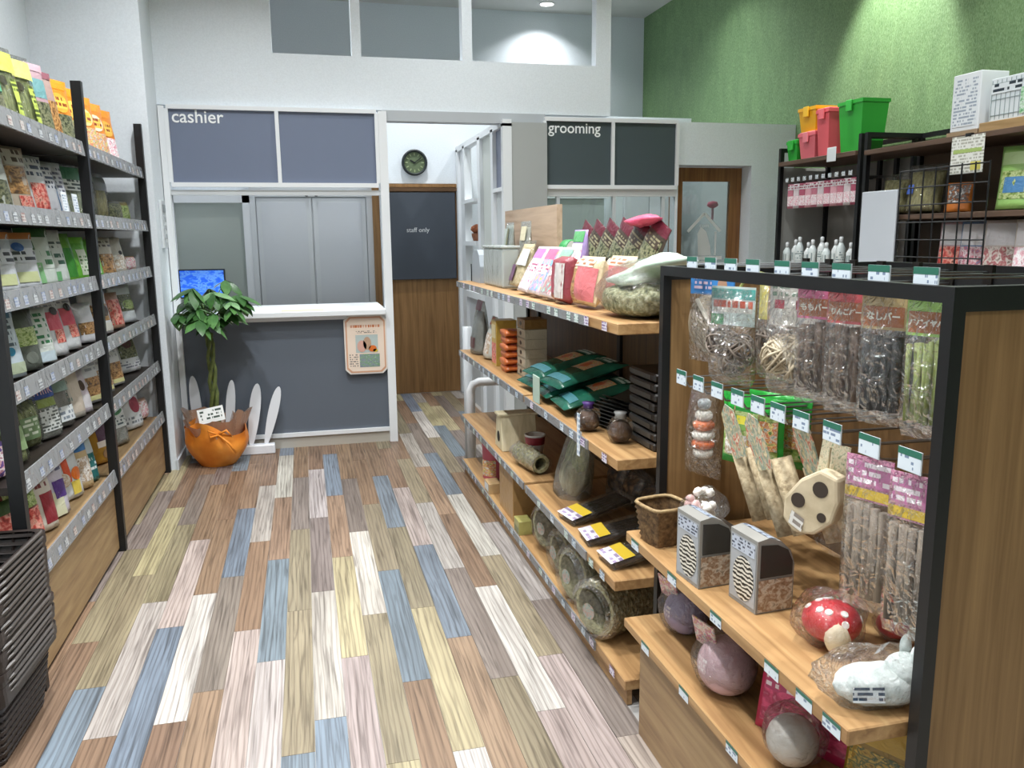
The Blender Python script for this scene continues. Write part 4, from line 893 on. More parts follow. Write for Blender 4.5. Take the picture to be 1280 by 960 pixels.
    for i in range(6):
        y = 3.98-.17*i
        P(GT+.111, y, .17, .2, .05, '#3f352c', [PH(.05, .95, .08, .7, FOOD_D), ('top_band', 'rect', 0, 1, .78, 1., '#5a1f2c'), T(.1, .9, .5, .7, '#3f352c', '#8a8468', 3, 6)], 'dark olive bag leaning on the riser, %s from far end' % ORD[i], x=1.31, lean=14, roll=22, group='dark bags leaning on the riser', cat='snack bag')
    pk = thing('pink_pouch', 'bright pink pouch lying on top of leaning dark bags', 'pouch', (1.35, 3.18, GT+.335), (R(-4), R(0), R(0)))
    obj('bag_body', blob(.055, .13, .022, .1, 3, 18, 10), foil('#de5c7c'), pk, True)
    t = thing('tape_roll', 'green and white tape roll standing on gondola top', 'tape', (1.36, 4.18, GT+.12), R(20))
    obj('tape', MB().lathe([(.045, -.03), (.05, -.03), (.05, .03), (.045, .03)], 20, (0, 0, .09), axis='y'), mat('#3f9a58', .4), t, True, True); obj('core', MB().lathe([(.044, -.031), (.044, .031)], 20, (0, 0, .09), axis='y'), mat('#e8eae6', .5), t); bx('stand_box', mat('#cfcac0', .5), t, -.06, .06, -.05, .05, -.12, .04)
    # mint hay bag lying on the near corner
    t = thing('mint_hay_bag', 'large mint green bag of hay lying on gondola top corner', 'hay bag', (1.13, 2.66, GT))
    obj('hay', blob(.125, .2, .062, .1, 2, 24, 12, c=(0, 0, .058), flat=.9), noisy('loose_hay', [(.3, '#4c5038'), (.5, '#8a8a68'), (.7, '#c0c0a4')], 60, .8, .7, 6), t, True)
    obj('mint_bag', blob(.12, .2, .042, .15, 3, 26, 14, c=(.03, -.03, .0)), noisy('mint', [(.3, '#a9c4ac'), (.7, '#dfe9dc')], 9, .3, .5, 3), t, True, loc=(0, 0, .142), rot=(R(-13), R(-4), 0))
    obj('clear_wrap', blob(.165, .225, .10, .05, 5, c=(.01, 0, .095), flat=.93), FILM, t, True)
    tag(bx('white_carton', mat('#dfe5ea', .5), None, 1.5, 1.86, 2.55, 3.15, GT, GT+.12, .01), 'low white carton behind the mint hay bag', 'carton')
    tag(bx('black_tray', BLACKM, None, 1.46, 1.9, 3.25, 3.75, GT, GT+.1, .006), 'black shallow tray behind the leaning dark bags', 'tray')
    # ---- second shelf
    P(G2, 5.06, .2, .33, .1, FILMH, [PH(.1, .9, .82, 1., '#7a2f3c', 'red_header'), PH(.2, .8, .1, .3, '#5a3a3a', 'dark_label')], 'clear bag with red header at gondola far end', x=1.0, inner=(mat('#8f9492', .6), .8, 'contents'), cat='pack', lean=3)
    P(G2, 4.80, .14, .25, .08, '#c9ccc6', [PH(.1, .9, .1, .6, RABBIT), PH(.3, .8, .8, .98, '#c8603c', 'orange_top')], 'white pouch with orange top on gondola second shelf', x=1.02)
    carton('tall_carton', 'tall yellow carton with red side on gondola second shelf', (1.09, 4.56, G2), A, .12, .26, .12, '#c3a24e', [PH(.05, .95, .05, .5, FOOD_R), PH(.1, .9, .6, .9, '#d8c89a', 'cream_panel')], cat='carton')
    for i in range(6): P(G2+.039*i, 4.32-.004*i, .15, .17, .035, '#d0713a', [PH(.1, .9, .2, .8, FOOD_R), PH(.25, .75, .35, .65, '#e8c08a', 'cream_label')], 'orange snack packet, %s from bottom of its stack' % ORD[i], x=1.07-.006*(i % 2), lean=0, cat='packet', group='stacked orange snack packets', name='snack_packet').rotation_euler = (R(-90), 0, A)
    for o in [q for q in COL.objects if q.name.startswith('snack_packet')]: o.location.x -= .06; o.location.z += .018
    for i in range(5): carton('small_carton', 'white small carton with dark dot, %s from bottom of its stack' % ORD[i], (1.14, 4.14, G2+.0505*i), A, .16, .05, .12, '#b3ac98', [PH(.35, .6, .3, .75, '#33302c', 'dark_dot', 'oval'), PH(.0, 1., .0, .15, '#8a8474', 'edge_line')], cat='carton', group='stacked small white cartons')
    carton('brown_carton', 'brown carton on top of the white small cartons', (1.14, 4.14, G2+.2535), A, .16, .05, .12, '#7d5f33', [PH(.35, .6, .3, .75, '#2c2a28', 'dark_dot', 'oval')], cat='carton')
    GB = noisy('green_foil', [(.3, '#123f33'), (.6, '#1f6450'), (.8, '#2c7a62')], 10, .25, .4, 3)
    for i, (y, z, tu) in enumerate(((3.73, 0, 4), (3.47, .0, -3), (3.62, .062, 5), (3.21, .0, -3), (3.34, .062, 6))):
        o = P(G2+z, y, .24, .34, .05, GB, [PH(.15, .75, .45, .75, FOOD_M), PH(.3, .55, .5, .68, '#c25a2c', 'orange_fish', 'oval'), PH(.1, .9, .1, .22, '#4f8a94', 'teal_band'), T(.2, .8, .78, .92, '#1f6450', '#d8e4dc', 2, 5)], ['dark green foil bag, far end of the green pile', 'dark green foil bag lying in the bottom middle of green pile', 'dark green foil bag lying uppermost at far side of green pile', 'dark green foil bag at bottom near end of green pile', 'dark green foil bag tipped over near edge of green pile'][i], x=.965, cat='snack bag', group='dark green foil bags', style='pillow')
        o.rotation_euler = (R(-76), 0, A+R(tu)); o.location.z += .028
    tm = mat('#2c2d2b', .45)
    for i in range(9):
        t = thing('black_tray', 'black nested tray on the leaning pile, %s from below' % ORD[i], 'tray', (1.19+.008*i, 2.98-.012*i, G2+.016*i+.001), (0, R(-7-1.2*i), R(14)), 'black nested trays')
        obj('tray_body', MB().prism([(-.14, .03), (-.11, 0), (.11, 0), (.14, .03), (.135, .03), (.108, .004), (-.108, .004), (-.135, .03)], -.1, .1), tm, t, fix=True)
    for i in range(8):
        t = thing('dark_pack', 'dark flat pack in the tall pile by the black post, %s from below' % ORD[i], 'pack', (1.26, 2.61, G2+.034*i+.001), (0, 0, R(rnd.uniform(-3, 3))), 'dark flat packs by the post')
        bx('pack_body', noisy('darkpack', [(.3, '#17130f'), (.7, '#2d2620')], 12, .4, .3), t, -.15, .15, -.11, .11, 0, .028, .006); bx('label_edge', mat('#3f3a34', .5), t, -.152, -.149, -.08, .08, .006, .022)
    for i, (x, y) in enumerate(((1.005, 2.86), (1.055, 2.66))):
        t = thing('coconut_house', ['brown coconut treat in purple ribbon wrap on second shelf', 'brown coconut treat in silver wrap on second shelf'][i], 'coconut', (x, y, G2+.001))
        obj('shell', blob(.042, .042, .042, .02, i, 16, 10, (0, 0, .04), .9), noisy('coconut', [(.3, '#2e1d12'), (.7, '#5a3c24')], 30, .7, .5), t, True); obj('clear_wrap', blob(.048, .048, .05, .07, i+3, 16, 10, (0, 0, .047), .9), FILM, t, True)
        obj('ribbon', MB().lathe([(.022, .088), (.018, .1), (.024, .11)], 12), mat(['#4b2f70', '#9a9a98'][i], .4), t, True)
    t = thing('paper_tag', 'upright white price card on the gondola second shelf edge', 'card', (.962, 2.815, G2-.03)); bx('card', printed('#dfe6ec', '#8aa0b8', 8, 4), t, -.012, -.009, -.014, .014, -.05, .11); bx('clip', mat('#c8ccd0', .3), t, -.009, .0, -.008, .008, .0, .04)
    t = thing('standing_tag', 'pale green hang tag standing by green foil bags', 'card', (.966, 3.44, G2)); bx('card', mat('#a9bcae', .5), t, -.003, .003, -.05, .05, 0, .12, .002); bx('stand', mat('#8fa596', .5), t, -.004, .012, -.02, .02, 0, .003)
    # ---- third shelf
    t = thing('wedge_house', 'pale wooden wedge hideout house on third shelf', 'pet house', (1.09, 4.30, G3), A)
    PWD = wood('pine', [(.3, '#b5a988'), (.5, '#cabf9e'), (.7, '#d8ceb0')], 2, 30, 2.5, .6)
    obj('shell', MB().prism([(-.09, 0), (.09, 0), (.045, .19), (-.045, .19)], -.1, .1, 'y'), PWD, t, fix=True, bevel=.004, bseg=1)
    obj('doorway', MB().lathe([(.03, -.1015), (.03, -.1005)], 18, (.0, 0, .07), axis='y'), mat('#1b1712', .8), t); bx('roof_board', PWD, t, -.055, .055, -.11, .11, .19, .2)
    t = thing('paper_cup', 'red and white striped paper cup on third shelf', 'cup', (1.12, 4.02, G3+.001)); obj('cup_body', MB().lathe([(.04, 0), (.053, .13), (.05, .13), (.04, .01)], 20, cap1=False), mat('#c9c2bc', .4), t, True)
    obj('red_band', MB().lathe([(.0495, .085), (.0535, .125)], 20, cap0=False, cap1=False), mat('#93303a', .4), t, True); obj('rim', MB().lathe([(.05, .128), (.055, .13), (.055, .136), (.05, .136)], 20, cap0=False, cap1=False), mat('#e6e4e0', .4), t, True)
    for i in range(8): obj('stripe', MB().box(-.004, .004, -.0475, -.0445, .02, .08), mat('#8a4048', .5), t, rot=(R(-5.5), 0, R(45*i)))
    t = thing('grass_mat_roll', 'rolled pale seagrass mat in film on third shelf', 'mat', (1.05, 3.86, G3+.056), (0, 0, R(8)))
    obj('mat', woven_tube(.045, .048, .26, 14, 12), STRAW, t, True); obj('clear_wrap', MB().grid(lambda u, v: ((.052+.004*math.sin(u*25+v*9))*math.cos(6.2832*u), (v-.5)*.3, (.052+.003*math.sin(u*31))*math.sin(6.2832*u)), 20, 8, True), FILM, t, True)
    t = thing('hay_bundle_bag', 'large clear bag of hay bundle leaning on third shelf', 'hay bag', (1.12, 3.42, G3), (R(-6), R(14), A))
    obj('hay_bundle', blob(.09, .07, .10, .06, 1, c=(0, 0, .095), flat=.9), noisy('bundle', [(.3, '#6f6c48'), (.5, '#aaa47c'), (.7, '#d0c9a2')], 40, .8, .7, 6, (1, 1, .2)), t, True)
    put('clear_bag', pouch_body(.24, .36, .15, 'stand', FILMH, 4, 14, 14), t); obj('hay_stalks', blob(.07, .05, .15, .08, 4, c=(0, .0, .17), flat=.98), GHAY, t, True)
    for i, (y, tu) in enumerate(((3.06, 10), (2.83, -4), (2.60, 3))):
        t = thing('stick_tray', ['dark snack pack with small yellow label on third shelf', 'dark stick pack with yellow label between its neighbours', 'long dark stick pack with yellow label at third shelf end'][i], 'stick pack', (1.0, y, G3+.002), (0, R(-12), R(tu)), 'yellow labelled stick packs')
        for k in range(6): obj('stick', MB().tube([(.0, -.05+.02*k, .012), (.12, -.052+.021*k, .014), (.26, -.05+.02*k, .012)], .009, 6), noisy('dark_stick', [(.3, '#2a2420'), (.7, '#554c44')], 40, .6, .4), t, True)
        obj('clear_wrap', MB().box(-.02, .28, -.068, .068, .0, .03), FILM, t, bevel=.008)
        lb = obj('label', MB().quad((-.02, .066, .0315), (-.02, -.066, .0315), (.075, -.066, .0315), (.075, .066, .0315)), printed('#e8e2ec', '#9a8aa8', 4, 6), t)
        obj('yellow_band', MB().quad((.03, .066, .032), (.03, -.066, .032), (.075, -.066, .032), (.075, .066, .032)), mat('#e6c53a', .4), lb)
    for i in range(5):
        t = thing('nut_bag', 'dark bag of nuts at the back of third shelf, %s from near end' % ORD[i], 'snack bag', (1.345, 2.6+.19*i, G3), (0, 0, A), 'dark nut bags on the third shelf'); put('nuts', pouch_body(.17, .13, .12, 'pillow', noisy('nuts', [(.35, '#1d130d'), (.5, '#4a3422'), (.7, '#7a5c3c')], 45, .6, .8), i), t); put('clear_bag', pouch_body(.18, .17, .135, 'stand', FILML, i), t)
    # ---- base shelf
    t = thing('pink_canister', 'tall pink canister with animal picture on gondola base shelf', 'canister', (1.07, 4.78, G0), A)
    obj('canister_body', MB().lathe([(.07, 0), (.072, .005), (.072, .2), (.074, .2), (.074, .235), (.06, .245)], 24), mat('#c9667c', .4), t, True); obj('label', MB().grid(lambda u, v: (.0728*math.sin((u-.5)*3.0), -.0728*math.cos((u-.5)*3.0), .02+.1*v), 12, 2), FOOD_M, t, True); obj('lid', MB().lathe([(.075, .235), (.075, .25), (.0, .252)], 24), mat('#b04a66', .4), t, True)
    carton('cardboard_box', 'plain tan cardboard box standing on gondola base shelf', (1.1, 4.10, G0), A, .30, .25, .24, '#a98556', [], cat='box', bevel=.003)
    carton('small_box', 'small low tan box beside pink canister', (1.0, 4.5, G0), A, .12, .06, .08, '#b89a70', [PH(.1, .9, .2, .9, '#dfe2e4')])
    carton('small_box', 'small yellow green box before cardboard box', (.995, 3.80, G0), A, .1, .07, .07, '#a09a5c', [PH(.1, .9, .1, .5, '#6a6a34')])
    ex = [(1.14, 3.56, .105, .105, .23, 20, 0), (1.13, 3.27, .088, .092, .24, 10, 0), (1.10, 2.98, .105, .112, .26, 14, 0), (1.32, 2.71, .09, .095, .18, -4, 0), (1.07, 2.70, .098, .105, .24, 24, 0)]
    labs = ['woven grass tunnel in film beside the cardboard box', 'woven grass tunnel second from the cardboard box', 'large woven grass tunnel in the middle of base shelf', 'woven grass tunnel behind the nearest tunnel', 'woven grass tunnel at near end of base shelf']
    for (x, y, r0, r1, L, tu, _), lb in zip(ex, labs):
        t = thing('grass_tunnel', lb, 'grass tunnel', (x, y, G0+r1+.012), (0, 0, R(-90+tu)), 'woven grass tunnels')
        obj('woven_tube', woven_tube(r0, r1, L), STRAW, t, True)
        obj('clear_wrap', MB().grid(lambda u, v: ((r1+.009+.004*math.sin(u*44+v*9))*math.cos(6.2832*u)*(1-.25*max(0, abs(v-.5)-.42)/.08), (v-.5)*(L+.06), (r1+.009+.003*math.sin(u*37))*math.sin(6.2832*u)*(1-.25*max(0, abs(v-.5)-.42)/.08)), 24, 12, True).lathe([(.001, -L/2-.02), (r1*.75, -L/2-.03)], 24, axis='y', cap0=False, cap1=False), FILM, t, True)
        obj('label', MB().lathe([(.03, -L/2-.031), (.03, -L/2-.0305)], 16, (0, 0, 0), axis='y'), photo('tunnel_label', ['#5a6a60', '#8fa39a', '#b08a80', '#7a8a84'], 4), t)
    # white tube stand beyond the gondola end
    t = thing('white_tube_stand', 'white tubular stand at the far end of gondola', 'stand', (1.06, 5.44, 0))
    obj('tube_frame', MB().tube([(0, 0, .0), (0, 0, .52), (.02, 0, .56), (.06, 0, .575), (.5, 0, .575), (.54, 0, .56), (.56, 0, .52), (.56, 0, 0)], .03, 10), WHITEF, t, True); obj('upright', MB().tube([(.0, .08, 0), (.0, .08, .95)], .032, 10), mat('#c9ced2', .4), t, True)
far_gondola_goods()

# ------------------------------------------------------------------ near gondola with hooks
NS, NB = .645, .352
ROW1 = [2.17, 2.06, 1.95, 1.84, 1.71, 1.60, 1.49, 1.375, 1.25]
ROW2 = [2.22, 2.11, 2.0, 1.89, 1.79, 1.70, 1.605, 1.49, 1.37, 1.255]
def near_gondola():
    t = thing('hook_gondola', 'black framed wooden display gondola with hooks in the foreground', 'shelving')
    for y0 in (1.145, 2.30):
        for x0 in (1.05, 1.81): bx('post', BLACK, t, x0, x0+.026, y0+.01, y0+.036, 0, 1.46)
        bx('end_rail', BLACK, t, 1.076, 1.81, y0+.01, y0+.036, 1.418, 1.46); bx('end_rail', BLACK, t, 1.076, 1.81, y0+.01, y0+.036, 0, .04)
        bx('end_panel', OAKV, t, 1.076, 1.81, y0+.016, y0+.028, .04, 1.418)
    for x0 in (1.05, 1.81): bx('top_rail', BLACK, t, x0, x0+.026, 1.181, 2.31, 1.432, 1.46)
    bx('centre_rail', BLACK, t, 1.44, 1.48, 1.181, 2.31, 1.425, 1.46)
    bx('back_panel', BACKW, t, 1.445, 1.47, 1.181, 2.31, .352, 1.425)
    sh = bx('upper_shelf', OAK, t, .93, 1.445, 1.192, 2.285, NS-.034, NS, .003)
    ba = bx('base_shelf', OAK, t, .93, 1.445, 1.19, 2.292, NB-.03, NB, .003)
    bx('base_front', OAKL, t, .948, .965, 1.19, 2.2, 0, NB-.03); bx('base_side', OAKL, t, .965, 1.44, 2.185, 2.2, 0, NB-.03)
    gm = mat('#2f6a58', .4); fm = printed('#d3dce4', '#7888a0', 3, 4, .3, .42)
    def quadx(x, y0, y1, z0, z1): return MB().quad((x, y1, z0), (x, y0, z0), (x, y0, z1), (x, y1, z1))
    # price cards on the shelf edges
    lf = quadx(0, -.028, .028, -.018, .011).mesh('price_card', fm); lg = quadx(-.0004, -.028, .028, .003, .011).mesh('green_strip', gm)
    for s, z, ys in ((sh, NS-.016, (2.21, 1.95, 1.70, 1.45, 1.33, 1.24)), (ba, NB-.014, (2.12, 1.86, 1.6, 1.4))):
        for y in ys: c = put('price_card', lf, s, (.9288, y, z)); put('green_strip', lg, c)
    # hooks
    wire = mat('#8c8f92', .3, 1); dk = mat('#2a2624', .35, .6)
    h1 = MB().tube([(1.445, 0, 0), (1.13, 0, 0), (1.10, 0, .004), (1.09, 0, .018)], .003, 6).mesh('hook', wire); h2 = MB().tube([(1.445, 0, .03), (1.085, 0, .035), (1.078, 0, .028)], .0022, 6).mesh('tag_arm', wire)
    plate = MB().box(1.435, 1.445, -.012, .012, -.02, .045).mesh('hook_plate', dk)
    tgm = MB().box(1.072, 1.0745, -.031, .031, 0, .043).mesh('price_tag', mat('#cfd8dd', .25)); tf = quadx(1.0715, -.029, .029, .001, .03).mesh('tag_print', fm); tgr = quadx(1.0712, -.031, .031, .03, .043).mesh('green_strip', gm)
    for ys, z in ((ROW1, 1.435), (ROW2, 1.10)):
        for i, y in enumerate(ys):
            h = put('hook', h1, t, (0, y, z)); put('tag_arm', h2, h); put('hook_plate', plate, h)
            g = put('price_tag', tgm, h, (0, 0, .012)); 
            put('tag_print', tf, h, (0, 0, .012)); put('green_strip', tgr, h, (0, 0, .012))
near_gondola()

def bar_pack(label, y, z, x, w, hh, L, hc, bands, word, stick, n, seed=0, turn=20, card='#a5602c', wcol='#f3efe4', size=.022):
    t = thing('stick_pack', label, 'stick pack', (x, y, z), (0, 0, R(-90+turn)))
    q = random.Random(seed)
    h = bx('header_card', hc, t, -w/2, w/2, -.004, -.002, -hh, .008)
    if word:
        obj('name_band', MB().quad((-w*.46, -.0048, -hh*.92), (w*.46, -.0048, -hh*.92), (w*.46, -.0048, -hh*.36), (-w*.46, -.0048, -hh*.36)), mat(card, .4), h)
        lettering('lettering', word, size, mat(wcol, .4), h, lambda a, b: (a, -.0055, -hh*.72+b), 'CENTER', .0008)
    else:
        for (a0, a1, b0, b1, m) in bands: obj('print_band', MB().quad((w*(a0-.5), -.0048, -hh*(1-b0)), (w*(a1-.5), -.0048, -hh*(1-b0)), (w*(a1-.5), -.0048, -hh*(1-b1)), (w*(a0-.5), -.0048, -hh*(1-b1))), M_(m), h)
    for k in range(n):
        xx = (k-(n-1)/2)*w*.9/n; r = w*.48/n; dz = q.uniform(0, .012); yy = q.uniform(-.006, .006)
        obj('stick', MB().tube([(xx, yy, -hh-.004-dz), (xx+q.uniform(-.002, .002), yy+q.uniform(-.003, .003), -hh-L*.5), (xx+q.uniform(-.003, .003), yy, -hh-L+dz*.5)], [r, r*q.uniform(.85, 1.05), r*.95], 7), stick, t, True)
    def g(u, v):
        s = math.sin(math.pi*min(1, v*1.03)); a = 2*math.pi*u; ww = w*.53*(1 if v < .97 else .9); dd = .004+.016*s**.5+.002*math.sin(u*40+v*23)
        return (ww*math.cos(a), dd*math.sin(a), .0-v*(hh+L+.025))
    obj('clear_bag', MB().grid(g, 20, 14, True), FILML, t, True)
    return t
def wicker_pack(label, y, z, x, w, h, header, spec, fill, turn=20, seed=0, hfrac=.38):
    t = thing('wicker_toy_pack', label, 'toy pack', (x, y, z), (0, 0, R(-90+turn)))
    hd = bx('header_card', M_(header), t, -w/2, w/2, -.004, -.002, -h*hfrac, .006)
    for (a0, a1, b0, b1, m) in spec: obj('print_band', MB().quad((w*(a0-.5), -.0048, -h*hfrac*(1-b0)), (w*(a1-.5), -.0048, -h*hfrac*(1-b0)), (w*(a1-.5), -.0048, -h*hfrac*(1-b1)), (w*(a0-.5), -.0048, -h*hfrac*(1-b1))), M_(m), hd)
    for k, (xx, zz, r, m, n) in enumerate(fill): obj('wicker_ball', wicker_ball(r, n, seed+k, .0035), m, t, True, loc=(xx, 0, zz))
    def g(u, v): a = 2*math.pi*u; s = math.sin(math.pi*v)**.5; return (w*.53*math.cos(a)*(1-.15*(v > .95)), (.004+.04*s+.004*math.sin(u*31+v*17))*math.sin(a), -v*h)
    obj('clear_bag', MB().grid(g, 20, 14, True), FILM, t, True)
    return t
def hanging_goods():
    GW = noisy('grey_wicker', [(.3, '#4c423a'), (.6, '#8a7c70'), (.8, '#b5a99c')], 30, .7, .3); CW = noisy('cream_wicker', [(.3, '#8d7c64'), (.6, '#c4b69c'), (.8, '#dfd6c4')], 30, .7, .3)
    z1 = 1.437
    # blue headed disc pack
    t = thing('disc_toy_pack', 'blue headed pack with round tan disc, far end of top hooks', 'toy pack', (1.13, 2.15, z1), (0, 0, R(-72)))
    hd = bx('header_card', mat('#3f83c4', .4), t, -.085, .085, -.004, -.002, -.055, .008); obj('print_band', MB().quad((-.07, -.0048, -.045), (.0, -.0048, -.045), (.0, -.0048, -.005), (-.07, -.0048, -.005)), printed('#3a6ea6', '#c8b0c0', 3, 6), hd); obj('animal_print', MB().lathe([(.018, -.0052), (.018, -.0046)], 14, (.04, 0, -.025), axis='y'), mat('#b08a70', .5), hd)
    obj('tan_disc', MB().lathe([(.078, -.008), (.085, 0), (.078, .008)], 24, (-.01, 0, -.14), axis='y'), noisy('tan_disc', [(.3, '#8f806a'), (.7, '#a89a84')], 30, .7), t, True); obj('white_stick', MB().tube([(-.05, -.012, -.07), (.02, -.014, -.155)], .006, 6), mat('#d8d2c4', .5), t)
    obj('clear_bag', MB().grid(lambda u, v: (.09*math.cos(6.2832*u), (.006+.014*math.sin(math.pi*v))*math.sin(6.2832*u), -.05-.2*v), 20, 10, True), FILM, t, True)
    wicker_pack('teal and red headed pack of grey wicker balls', 2.01, z1-.03, 1.12, .15, .26, '#c9d8d4', [(.0, 1., .72, 1., '#4fa59c'), (.05, .95, .35, .68, printed('#d8d8d0', '#d0563c', 1, 8)), (.0, .3, .0, .3, '#4f9a6c')], [(-.035, -.15, .045, GW, 14), (.03, -.165, .045, GW, 14), (0, -.205, .035, GW, 10)], seed=3)
    t2 = wicker_pack('orange headed pack with dark wicker nest and loop handle', 1.87, z1-.01, 1.18, .14, .25, '#dc9a28', [(.3, .75, .25, .7, mat('#c8662c', .4)), (.42, .62, .3, .62, '#efe8e0'), (.0, .2, .0, 1., '#d8cc5c')], [(-.02, -.15, .05, GW, 18), (.035, -.17, .042, GW, 12)], seed=9)
    obj('loop_handle', MB().tube([(-.07+.07*math.cos(R(a)), -.008, -.05+.075*math.sin(R(a))) for a in range(0, 181, 15)], .004, 6), mat('#9aa05a', .6), t2, True)
    wicker_pack('white pack with red lettering and cream wicker ring', 1.715, z1, 1.12, .15, .27, '#d9d5cc', [(.1, .95, .25, .6, printed('#e2ded6', '#c0304a', 1, 7)), (.05, .95, .62, .95, printed('#cfcabf', '#6a8a70', 2, 12))], [(-.03, -.175, .055, CW, 26), (.045, -.16, .045, CW, 20), (.01, -.2, .04, CW, 14)], seed=21)
    wicker_pack('white pack of small wicker balls behind the red lettered pack', 1.72, z1-.005, 1.25, .15, .27, '#d9d5cc', [(.1, .95, .25, .6, printed('#e2ded6', '#c0304a', 1, 7))], [(-.02, -.18, .05, CW, 14)], seed=31)
    SB = noisy('bark_brown', [(.3, '#2d211a'), (.5, '#57453a'), (.7, '#7a6a5c')], 45, .75, .6, 6, (1, 1, .2)); SK = noisy('bark_black', [(.3, '#141415'), (.5, '#2b2b2c'), (.7, '#4a4a4a')], 45, .7, .5, 6, (1, 1, .2))
    SG = noisy('papaya_stalk', [(.3, '#5e6a34'), (.5, '#8d9a55'), (.7, '#b5bf7c')], 30, .6, .3, 5, (1, 1, .15)); SP = noisy('pale_stalk', [(.3, '#584c42'), (.5, '#877a6c'), (.7, '#a59888')], 40, .7, .5, 6, (1, 1, .2))
    spec = [('ももバー', 1.60, '#d46a94', SB, 4, '#a4582a'), ('りんごバー', 1.49, '#cf4f56', SB, 5, '#a85a2c'), ('なしバー', 1.375, '#b39a68', SK, 4, '#a45c2c'), ('パパイヤバー', 1.25, '#9ecb62', SG, 8, '#a4602e')]
    nm = ['pink headed peach stick pack', 'red headed apple stick pack', 'tan headed pear stick pack', 'green headed papaya stalk pack']
    for k, (wd, y, c, st, n, cd_) in enumerate(spec):
        for j in range(2):
            bar_pack(nm[k]+(' in front on its hook' if j == 0 else ' hanging behind its twin'), y-.004*j, z1-.002, 1.092+.045*j, .088 if k != 2 else .092, .07, .165, mat(c, .35), None, wd, st, n, k*5+j, 22, cd_, size=.0130 if len(wd) > 5 else (.0142 if len(wd) > 4 else .0175))
    # ---- second row
    z2 = 1.103
    t = thing('ring_toy_pack', 'clear bag with orange and white stacked toy on lower hooks', 'toy pack', (1.14, 2.20, z2), (0, 0, R(-72)))
    for k, (zz, r, c) in enumerate(((-.05, .02, '#9aa0a2'), (-.085, .026, '#e4ddd2'), (-.115, .032, '#d76a2a'), (-.145, .034, '#e6e0d6'), (-.172, .034, '#d9682c'), (-.2, .03, '#e6e0d6'))): obj('toy_ring', MB().lathe([(r*.7, zz-.014), (r, zz-.006), (r, zz+.006), (r*.7, zz+.014)], 16), mat(c, .5), t, True)
    obj('clear_bag', MB().grid(lambda u, v: (.075*math.cos(6.2832*u)*(.7+.3*v), (.006+.036*math.sin(math.pi*v)**.5)*math.sin(6.2832*u), .0-.27*v), 20, 12, True), FILM, t, True)
    for j in range(2): pouch('hay_snack_bag', ['bright green bag with rabbit print in front on lower hooks', 'bright green bag hanging behind the rabbit print bag'][j], (1.17+.08*j, 1.97, z2-.185), R(-66), .2, .20, .05, '#2f9a3c', [('top_band', 'rect', 0, 1, .82, 1., '#35c84a'), PH(.05, .95, .12, .78, FOOD_G), T(.05, .8, .52, .72, '#7fa858', '#e8dc4a', 1, 5), PH(.1, .5, .15, .45, RABBIT, 'rabbit_picture'), PH(.5, .95, .3, .7, FOOD_M, 'mixed_picture')], 'pillow', 0, 'snack bag', 'green bags on lower hooks')
    TUB = noisy('loofah_tube', [(.3, '#8d7a5c'), (.5, '#b5a282'), (.7, '#c9b898')], 60, .75, .5)
    for k, (y, x) in enumerate(((1.93, 1.09), (1.81, 1.09), (1.74, 1.18))):
        t = thing('chew_tube_pack', ['far pair of tan chew tubes with printed card', 'middle pair of tan chew tubes with printed card', 'near pair of tan chew tubes behind the skull toy'][k], 'chew tubes', (x, y, z2), (R(6), R(-22), R(-80)))
        for m_ in range(2): obj('chew_tube', MB().lathe([(.027, -.305), (.027, -.115), (.02, -.115), (.02, -.3)], 18, (-.028+.057*m_, 0, 0)), TUB, t, True)
        c = obj('header_card', MB().prism([(-.026, -.135), (.026, -.135), (.03, -.06), (.024, -.01), (0, .012), (-.024, -.01), (-.03, -.06)], -.032, -.0295), photo('tube_card', ['#d8ccb0', '#c8b48a', '#7f9488', '#c8bca0', '#b8503c', '#e4dcc4'], 3), t, fix=True)
        obj('twine', MB().tube([(0, -.02, -.04), (0, 0, 0.0)], .002, 5), mat('#a08a60', .8), t)
    # skull shaped wooden toy with clear dish
    t = thing('carved_wood_toy', 'pale carved wooden toy with holes and clear dish on lower hooks', 'toy', (1.09, 1.52, z2-.012), (0, R(8), R(-64)))
    t.scale = (1.22, 1.22, 1.22)
    PW_ = noisy('pale_wood_toy', [(.3, '#b3a284'), (.7, '#d8c8aa')], 20, .6, .2)
    b = MB(); 
    out = [(-.055, -.155), (-.06, -.115), (-.035, -.07), (.0, -.04), (.035, -.045), (.045, -.09), (.04, -.13), (.01, -.165), (-.03, -.175)]
    obj('wooden_head', MB().prism(out, -.018, .018), PW_, t, fix=True, bevel=.006, bseg=2)
    for (hx, hz, hr) in ((.008, -.075, .015), (-.03, -.11, .014), (.02, -.125, .009)): obj('hole', MB().lathe([(hr, -.0192), (hr, -.0185)], 16, (hx, 0, hz), axis='y'), mat('#3a2f26', .8), t)
    obj('paper_band', MB().quad((-.04, -.0205, -.158), (-.012, -.0205, -.166), (-.01, -.0205, -.14), (-.038, -.0205, -.132)), printed('#d9d6d0', '#8a8078', 2, 4), t)
    obj('clear_dish', MB().lathe([(.0, .02), (.04, .016), (.052, .0), (.054, -.002)], 20, (.045, .0, -.14), axis='y', cap0=False, cap1=False), FILM, t, True)
    obj('hanging_card', MB().prism([(-.025, -.06), (.03, -.06), (.03, .005), (-.025, .005)], .02, .022), photo('toycard', ['#b8a888', '#d8ccb0', '#7a8a6a'], 6), t, fix=True); obj('cord', MB().tube([(0, .01, -.045), (0, .005, .0)], .002, 5), mat('#b8a888', .8), t)
